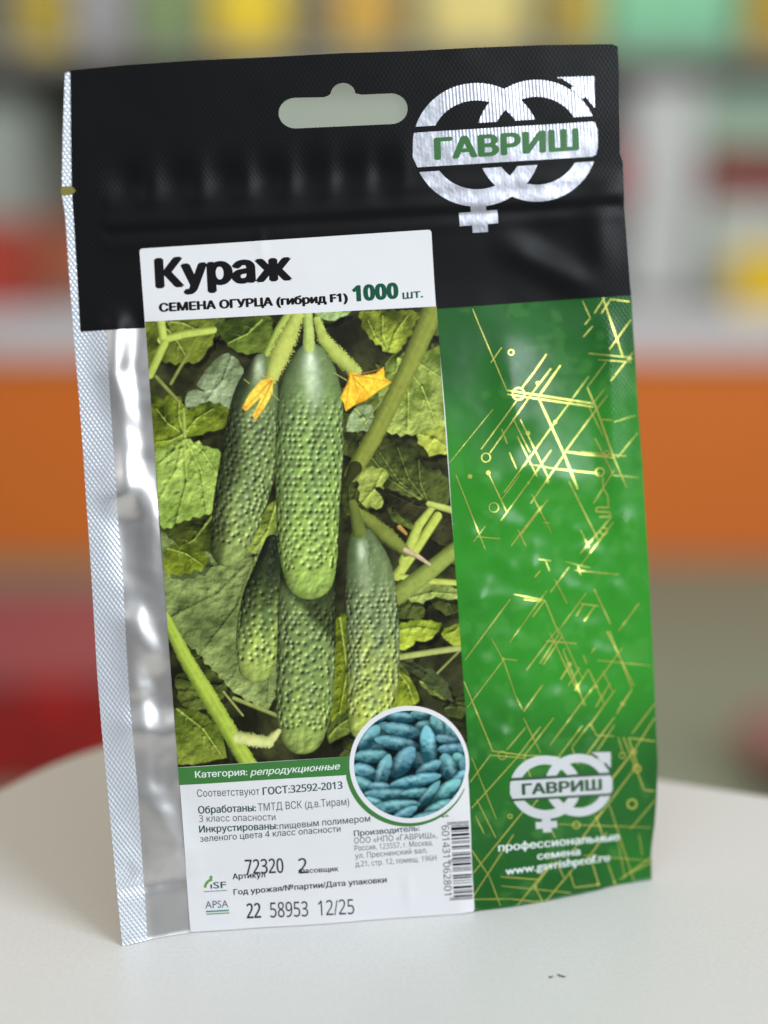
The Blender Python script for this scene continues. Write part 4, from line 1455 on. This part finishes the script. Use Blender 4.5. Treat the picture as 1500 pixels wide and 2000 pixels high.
def flower(petals, c_lo, c_hi):
    for i, p in enumerate(petals):
        p = c4(p)
        xs, ys = [q[0] for q in p], [q[1] for q in p]
        sl = window(min(xs) - 2, min(ys) - 2, max(xs) + 2, max(ys) + 2)
        X, Y = GX[sl], GY[sl]
        k = inside(X, Y, p).astype(float)
        k = (k * 2 + np.roll(k, 1, 0) + np.roll(k, -1, 0) + np.roll(k, 1, 1) + np.roll(k, -1, 1)) / 6
        cx_, cy_ = np.mean(xs), np.mean(ys)
        d = np.hypot(X - cx_, Y - cy_) / (max(max(xs) - min(xs), max(ys) - min(ys)) * 0.5)
        ang = np.arctan2(Y - cy_, X - cx_)
        t = np.clip(0.95 - 0.55 * d + 0.9 * (n3[sl] - 0.5) + 0.14 * np.sin(ang * 5 + i), 0, 1)
        blend(sl, np.array(C(*c_lo)) * (1 - t[..., None]) + np.array(C(*c_hi)) * t[..., None], k)


flower([[(605, 335), (555, 345), (500, 410), (465, 475), (485, 492), (540, 440), (590, 400)],
        [(612, 340), (600, 330), (560, 420), (515, 510), (528, 538), (575, 470), (612, 400)]], (204, 146, 20), (252, 218, 84))
flower([[(1015, 325), (1095, 315), (1135, 282), (1140, 335), (1172, 355), (1110, 395), (1050, 440), (1000, 460)],
        [(975, 300), (1015, 320), (1025, 380), (990, 430), (960, 400)],
        [(985, 350), (1030, 390), (1000, 460), (955, 492), (945, 450), (930, 430), (955, 375)]], (206, 146, 14), (250, 208, 56))
for a, b in [((606, 345), (480, 480)), ((606, 345), (545, 400)), ((608, 345), (524, 525)), ((610, 350), (565, 450)),
             ((985, 320), (1165, 352)), ((990, 325), (1130, 290)), ((990, 330), (1080, 425)), ((990, 330), (1030, 450)), ((975, 320), (955, 480)), ((975, 330), (935, 430))]:
    tube(c4([a, b]), [1.1, 0.5], (176, 112, 10), (206, 140, 20), 58)
# thin tendrils at the flowers
for a, b in [((600, 400), (640, 440)), ((500, 360), (475, 340)), ((960, 345), (900, 310)), ((575, 330), (520, 300))]:
    tube(c4([a, b]), [1.0, 0.7], (140, 150, 60), (190, 196, 110), 57)
# grade
IMG = np.clip(IMG, 0, 1)
g_ = IMG.mean(2, keepdims=True)
IMG = np.clip(IMG * np.array((1.06, 1.02, 0.98)) + 0.04 * g_, 0, 1)
IMG = np.clip(IMG ** 1.10 * 1.24, 0, 1)
IMG *= (0.93 + 0.14 * n3[..., None])

# ---- second raster: the disc with teal coated seeds
SIMG = np.zeros((240, 250, 3))
SX0, SY0 = 675, 1372
SX, SY2 = np.meshgrid(np.arange(SX0, SX0 + 250, dtype=float), np.arange(SY0, SY0 + 240, dtype=float))
SIMG[:] = C(10, 36, 42)
sd = [(1100, 100, 75, 28, 5), (1205, 90, 48, 26, 10), (985, 110, 60, 30, -30), (1300, 92, 50, 25, 20), (990, 180, 70, 40, -40), (1230, 145, 50, 32, 0), (1110, 165, 95, 38, 10), (1350, 165, 50, 40, 60), (1395, 190, 50, 40, 50),
      (1285, 140, 55, 38, 70), (985, 245, 50, 26, 0), (950, 200, 70, 42, -50), (1090, 228, 105, 36, 10), (1330, 210, 55, 26, 10), (1370, 255, 80, 32, -3),
      (960, 290, 82, 36, -3), (1190, 310, 40, 42, 60), (1390, 320, 45, 40, 70), (1425, 340, 45, 40, 70), (1335, 345, 64, 46, 75), (1240, 240, 92, 43, 84), (930, 365, 62, 38, 20), (1240, 352, 66, 34, -30),
      (1115, 320, 84, 50, -52), (1020, 365, 82, 38, -70), (925, 430, 62, 36, 28), (1395, 400, 50, 34, -40), (1175, 412, 120, 34, -12), (1000, 440, 50, 26, 0), (1060, 478, 122, 32, 2), (1310, 470, 100, 40, -36),
      (980, 520, 60, 28, 20), (1180, 470, 70, 26, -6), (1235, 485, 88, 26, -50), (1080, 535, 112, 34, -5), (1390, 500, 60, 34, -45), (1290, 545, 80, 34, -25), (1120, 575, 70, 28, -30), (1230, 590, 80, 30, -15)]
for i, (x, y, a, b, an) in enumerate(sd):
    cx_, cy_, a, b = 340 + x / 2.5, 1360 + y / 2.5, a / 2.5, b / 2.5
    an = math.radians(an)
    p = (SX - cx_) * math.cos(an) + (SY2 - cy_) * math.sin(an)
    q = -(SX - cx_) * math.sin(an) + (SY2 - cy_) * math.cos(an)
    a *= 1.10
    b *= 0.98
    ww = b * np.clip(1 - np.abs(p / a) ** 2.4, 0, 1) ** 0.62
    d = np.abs(q) / np.maximum(ww, 0.4)
    sh_ = np.hypot((p - 2.5) / (a * 1.12), (q - 3.5) / (b * 1.35))
    SIMG *= (1 - 0.75 * np.clip(1.2 - sh_, 0, 0.6) / 0.6)[..., None]
    al = np.clip((1 - d) * ww / 1.1, 0, 1) * (np.abs(p) < a)
    nn = 0.5 + 0.5 * np.clip(-(SY2 - cy_) / b * 0.75 - (SX - cx_) / a * 0.25, -1, 1)
    t = np.clip(nn * np.clip(1.15 - d ** 3, 0, 1) + 0.75 * (fbm(SX / 9 + i * 7, SY2 / 6, 70 + i, 3) - 0.5), 0, 1)
    t = np.clip((t - 0.5) * 1.45 + 0.46, 0, 1)
    bri = RNG.uniform(0.75, 1.15)
    hue = np.array([1.0, 1 + RNG.uniform(-.06, .08), 1 + RNG.uniform(-.08, .10)])
    gl = 0.22 * np.exp(-((p / (a * 0.6)) ** 2 + ((q + b * 0.35) / (b * 0.28)) ** 2)) * (0.5 + fbm(SX / 4, SY2 / 4, 170 + i, 2))
    col = (np.array(C(22, 74, 84)) * (1 - t[..., None]) + np.array(C(122, 184, 190)) * t[..., None]) * bri * hue + gl[..., None] * np.array(C(200, 230, 232))
    SIMG = SIMG * (1 - al[..., None]) + col * al[..., None]


def sample(img, x0, y0):
    def f(x, y):
        h, w = img.shape[:2]
        X = np.clip(x - x0, 0, w - 1.01); Y = np.clip(y - y0, 0, h - 1.01)
        xi, yi = X.astype(int), Y.astype(int)
        fx, fy = (X - xi)[:, None], (Y - yi)[:, None]
        return (img[yi, xi] * (1 - fx) + img[yi, xi + 1] * fx) * (1 - fy) + (img[yi + 1, xi] * (1 - fx) + img[yi + 1, xi + 1] * fx) * fy
    return f


# picture mesh: a dense grid laid over the label between its two text areas
HL = quad_h(LQ)


def hl(s, t):
    w = HL[2, 0] * s + HL[2, 1] * t + HL[2, 2]
    return (HL[0, 0] * s + HL[0, 1] * t + HL[0, 2]) / w, (HL[1, 0] * s + HL[1, 1] * t + HL[1, 2]) / w


PC = np.array([(283.2, 628.5), (852.3, 598.5), (914.0, 1462), (347.2, 1498.5)], float)
HP = quad_h(PC)
NU, NV = 400, 610
S_, T_ = np.meshgrid(np.linspace(0, 1, NU), np.linspace(0, 1, NV))
w_ = HP[2, 0] * S_ + HP[2, 1] * T_ + HP[2, 2]
gx_ = ((HP[0, 0] * S_ + HP[0, 1] * T_ + HP[0, 2]) / w_).ravel()
gy_ = ((HP[1, 0] * S_ + HP[1, 1] * T_ + HP[1, 2]) / w_).ravel()
pu, pv = at(gx_, gy_)
idx = np.arange(NU * NV).reshape(NV, NU)
FQ = np.stack([idx[:-1, :-1].ravel(), idx[1:, :-1].ravel(), idx[1:, 1:].ravel(), idx[:-1, 1:].ravel()], 1)
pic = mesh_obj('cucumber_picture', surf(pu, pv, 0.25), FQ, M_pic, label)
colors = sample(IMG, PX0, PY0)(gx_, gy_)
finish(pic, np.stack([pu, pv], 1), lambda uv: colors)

# green band with its crescent round the disc
DC = np.array([799.0, 1492.5])
crescent = [(795 + 121 * math.cos(a), 1497 + 117 * math.sin(a)) for a in np.linspace(math.radians(171), math.radians(22), 40)]
inner = [(799 + 112 * math.cos(a), 1492 + 108 * math.sin(a)) for a in np.linspace(math.radians(22), math.radians(200), 40)]
band = [(347.5, 1498), (520, 1487.5), (694, 1475.5)]
region('green_band', [(347.3, 1499), (520, 1488), (690, 1476.5), (690, 1500), (676, 1513), (668, 1514), (520, 1522.5), (349.8, 1533)], M_band, 0.265, label, spacing=1.2)
region('green_crescent', crescent + inner, M_band, 0.27, label, spacing=1.0)
ringp = [(DC[0] + 117 * math.cos(a), DC[1] + 114.5 * math.sin(a)) for a in np.linspace(0, 2 * math.pi, 90, endpoint=False)]
region('white_ring', ringp, M_paper, 0.285, label, spacing=1.0)
disc = [(DC[0] + 1 + 109 * math.cos(a), DC[1] + 105 * math.sin(a)) for a in np.linspace(0, 2 * math.pi, 120, endpoint=False)]


def disc_color(uv):
    P = surf(uv[:, 0], uv[:, 1]) - CW
    z = P @ CF
    return sample(SIMG, SX0, SY0)(750 + FPX * (P @ CR) / z, 1000 + FPX * (P @ CD) / z)


region('seed_picture', disc, M_pic, 0.30, label, spacing=0.26, color=disc_color)

# ---- label lettering
LO = 0.255
text('variety_name', 'Кураж', (303.5, 564), (571, 547.5), 56, M_ink, LO, label, bold=0.075)
text('crop_name', 'СЕМЕНА ОГУРЦА (гибрид F1)', (310.5, 610), (679.5, 589.5), 17, M_ink, LO, label, bold=0.08)
text('seed_count', '1000', (688, 589.5), (778.5, 583), 30, M_ink_dkgreen, LO, label, bold=0.045)
text('seed_count', 'шт.', (786, 584.5), (826, 581), 13, M_ink_dkgreen, LO, label, bold=0.04, cap='х')
text('category_line', 'Категория:', (381, 1519), (483, 1513.5), 12.5, M_ink_white, 0.29, label, bold=0.025)
text('category_line', 'репродукционные', (488, 1514.5), (664, 1502), 9.8, M_ink_white, 0.29, label, bold=0.025, shear=0.28, cap='х')
text('standard_line', 'Соответствуют', (385, 1556), (507, 1552), 13.5, M_ink_grey, LO, label)
text('standard_line', 'ГОСТ:32592-2013', (513, 1552.5), (669, 1540), 14, M_ink_teal, LO, label, bold=0.03)
text('treatment_line', 'Обработаны:', (387, 1589), (500, 1584), 14, M_ink_teal, LO, label, bold=0.025)
text('treatment_line', 'ТМТД ВСК (д.в.Тирам)', (504, 1584), (682, 1572), 14, M_ink_grey, LO, label)
text('treatment_line', '3 класс опасности', (389, 1605), (538, 1601.5), 12.5, M_ink_grey, LO, label)
text('treatment_line', 'Инкрустированы:', (389, 1626), (543, 1619), 13, M_ink_teal, LO, label, bold=0.025)
text('treatment_line', 'пищевым полимером', (546, 1619.5), (723, 1604), 9.5, M_ink_teal, LO, label, bold=0.008, cap='х')
text('treatment_line', 'зеленого цвета 4 класс опасности', (391, 1644), (665, 1624), 9.2, M_ink_teal, LO, label, bold=0.005, cap='х')
text('maker_line', 'Производитель:', (691, 1633), (819, 1622), 10.5, M_ink_grey, LO, label, bold=0.03)
text('maker_line', 'ООО «НПО «ГАВРИШ»,', (691.5, 1647), (853, 1636), 10.5, M_ink_grey, LO, label)
text('maker_line', 'Россия, 123557, г. Москва,', (692.5, 1661.5), (845, 1650.5), 10, M_ink_grey, LO, label)
text('maker_line', 'ул. Пресненский вал,', (693.5, 1676.5), (834, 1665), 10, M_ink_grey, LO, label)
text('maker_line', 'д.21, стр. 12, помещ. 196Н', (694, 1692.5), (852, 1680), 10, M_ink_grey, LO, label)
text('article_stamp', '72320', (479, 1707), (554, 1704), 27, M_ink_stamp, LO + 0.02, label, bold=0.012)
text('article_stamp', '2', (583, 1705.5), (600, 1704.5), 28, M_ink_stamp, LO + 0.02, label, bold=0.006)
text('article_line', 'Артикул', (454, 1717), (518, 1713), 10.5, M_ink, LO, label, bold=0.03)
text('packer_line', 'Фасовщик', (583, 1706), (661, 1701), 9.5, M_ink_stamp, LO, label, bold=0.03)
text('batch_line', 'Год урожая/№партии/Дата упаковки', (456, 1747.5), (755, 1723), 10.5, M_ink, LO, label, bold=0.03)
text('batch_stamp', '22', (482, 1793.5), (510, 1792), 28, M_ink_stamp, LO, label, bold=0.02)
text('batch_stamp', '58953', (528, 1791.5), (602, 1789), 28, M_ink_stamp, LO, label, bold=0.004)
text('batch_stamp', '12/25', (622, 1788), (692, 1784.5), 28, M_ink_stamp, LO, label, bold=0.0)
M_isf = mat('leaf_green_ink', (96, 150, 52), rough=0.5)
text('association_mark', 'ıSF', (411, 1735), (442, 1734), 12.5, M_ink_teal, LO, label, bold=0.02)
put('association_mark', [ribbon_geo([(400, 1733), (402, 1726), (407, 1720), (414, 1717)], 5.0, 3), ring_geo(412, 1713, 0.5, 3.2, 12)], M_isf, LO + 0.004, label, stagger=0.001)
put('association_mark', [ribbon_geo([(398, 1741), (443, 1738.5)], 1.3)], M_ink_grey, LO, label)
M_aps = mat('apsa_teal_ink', (60, 130, 130), rough=0.5)
text('association_mark', 'APSA', (401, 1774), (446, 1771.5), 14, M_ink_grey, LO, label, bold=0.0)
put('association_mark', [ribbon_geo([(402, 1780), (447, 1777.5)], 3.0)], M_aps, LO, label)
put('association_mark', [ribbon_geo([(403, 1785), (448, 1782.5)], 2.2)], M_isf, LO, label)

# ---- bar code
code = '4601431062801'
Lc = ['0001101', '0011001', '0010011', '0111101', '0100011', '0110001', '0101111', '0111011', '0110111', '0001011']
par = ['LLLLLL', 'LLGLGG', 'LLGGLG', 'LLGGGL', 'LGLLGG', 'LGGLLG', 'LGGGLL', 'LGLGLG', 'LGLGGL', 'LGGLGL'][int(code[0])]
bits = '101'
for ch, p in zip(code[1:7], par):
    c = Lc[int(ch)]
    bits += c if p == 'L' else ''.join('1' if z == '0' else '0' for z in c)[::-1]
bits += '01010'
for ch in code[7:]:
    bits += ''.join('1' if z == '0' else '0' for z in Lc[int(ch)])
bits += '101'
bars, i = [], 0
while i < 95:
    if bits[i] == '1':
        j = i
        while j < 95 and bits[j] == '1': j += 1
        ya, yb = 1606 + 152 * i / 95, 1606 + 152 * j / 95
        xl = 880.5 + (ya - 1606) * 0.036
        if i < 3 or i > 91 or 44 < i < 50: xl -= 8
        xr = 915 + (ya - 1606) * 0.055
        sl_ = -0.07
        bars.append(([np.array(p, float) for p in [(xl, ya), (xr, ya + sl_ * (xr - xl)), (xr, yb + sl_ * (xr - xl)), (xl, yb)]], [[0, 1, 2, 3]]))
        i = j
    else:
        i += 1
put('barcode', bars, M_ink, LO, label)
for s, y0, y1 in [('4', 1588, 1597), ('601431', 1612, 1674), ('062801', 1684, 1748)]:
    xb = 862 + (y0 - 1612) * 0.04
    text('barcode_digits', s, (xb, y0), (xb + (y1 - y0) * 0.045, y1), 13.5, M_ink_stamp, LO, label, up=(1.0, -0.06))

# ---------------- crumbs on the table
M_crumb = mat('dark_crumb', (96, 92, 80), rough=0.7)
for (x, y, l_, a, lab) in [(1076, 1910, 0.0006, 0.3, 'tiny dark speck on the white table, the shorter of the pair'),
                           (1097, 1908, 0.0011, -0.5, 'tiny dark curved sliver on the white table, the longer of the pair')]:
    tx, ty = table_pt(x, y)
    V, F = [], []
    for i in range(7):
        t = i / 6 - 0.5
        r = 0.00016 * (1 - (2 * t) ** 4 * 0.7)
        for k in range(6):
            b = k / 6 * 2 * math.pi
            V.append((tx + t * 2 * l_ * math.cos(a) - r * math.cos(b) * math.sin(a), ty + t * 2 * l_ * math.sin(a) + r * math.cos(b) * math.cos(a) + 0.0003 * (2 * t) ** 2, 0.00023 + r * math.sin(b)))
    for i in range(6):
        for k in range(6):
            F.append([i * 6 + k, i * 6 + (k + 1) % 6, (i + 1) * 6 + (k + 1) % 6, (i + 1) * 6 + k])
    tag(mesh_obj('crumb', V, F, M_crumb), lab, 'crumb')
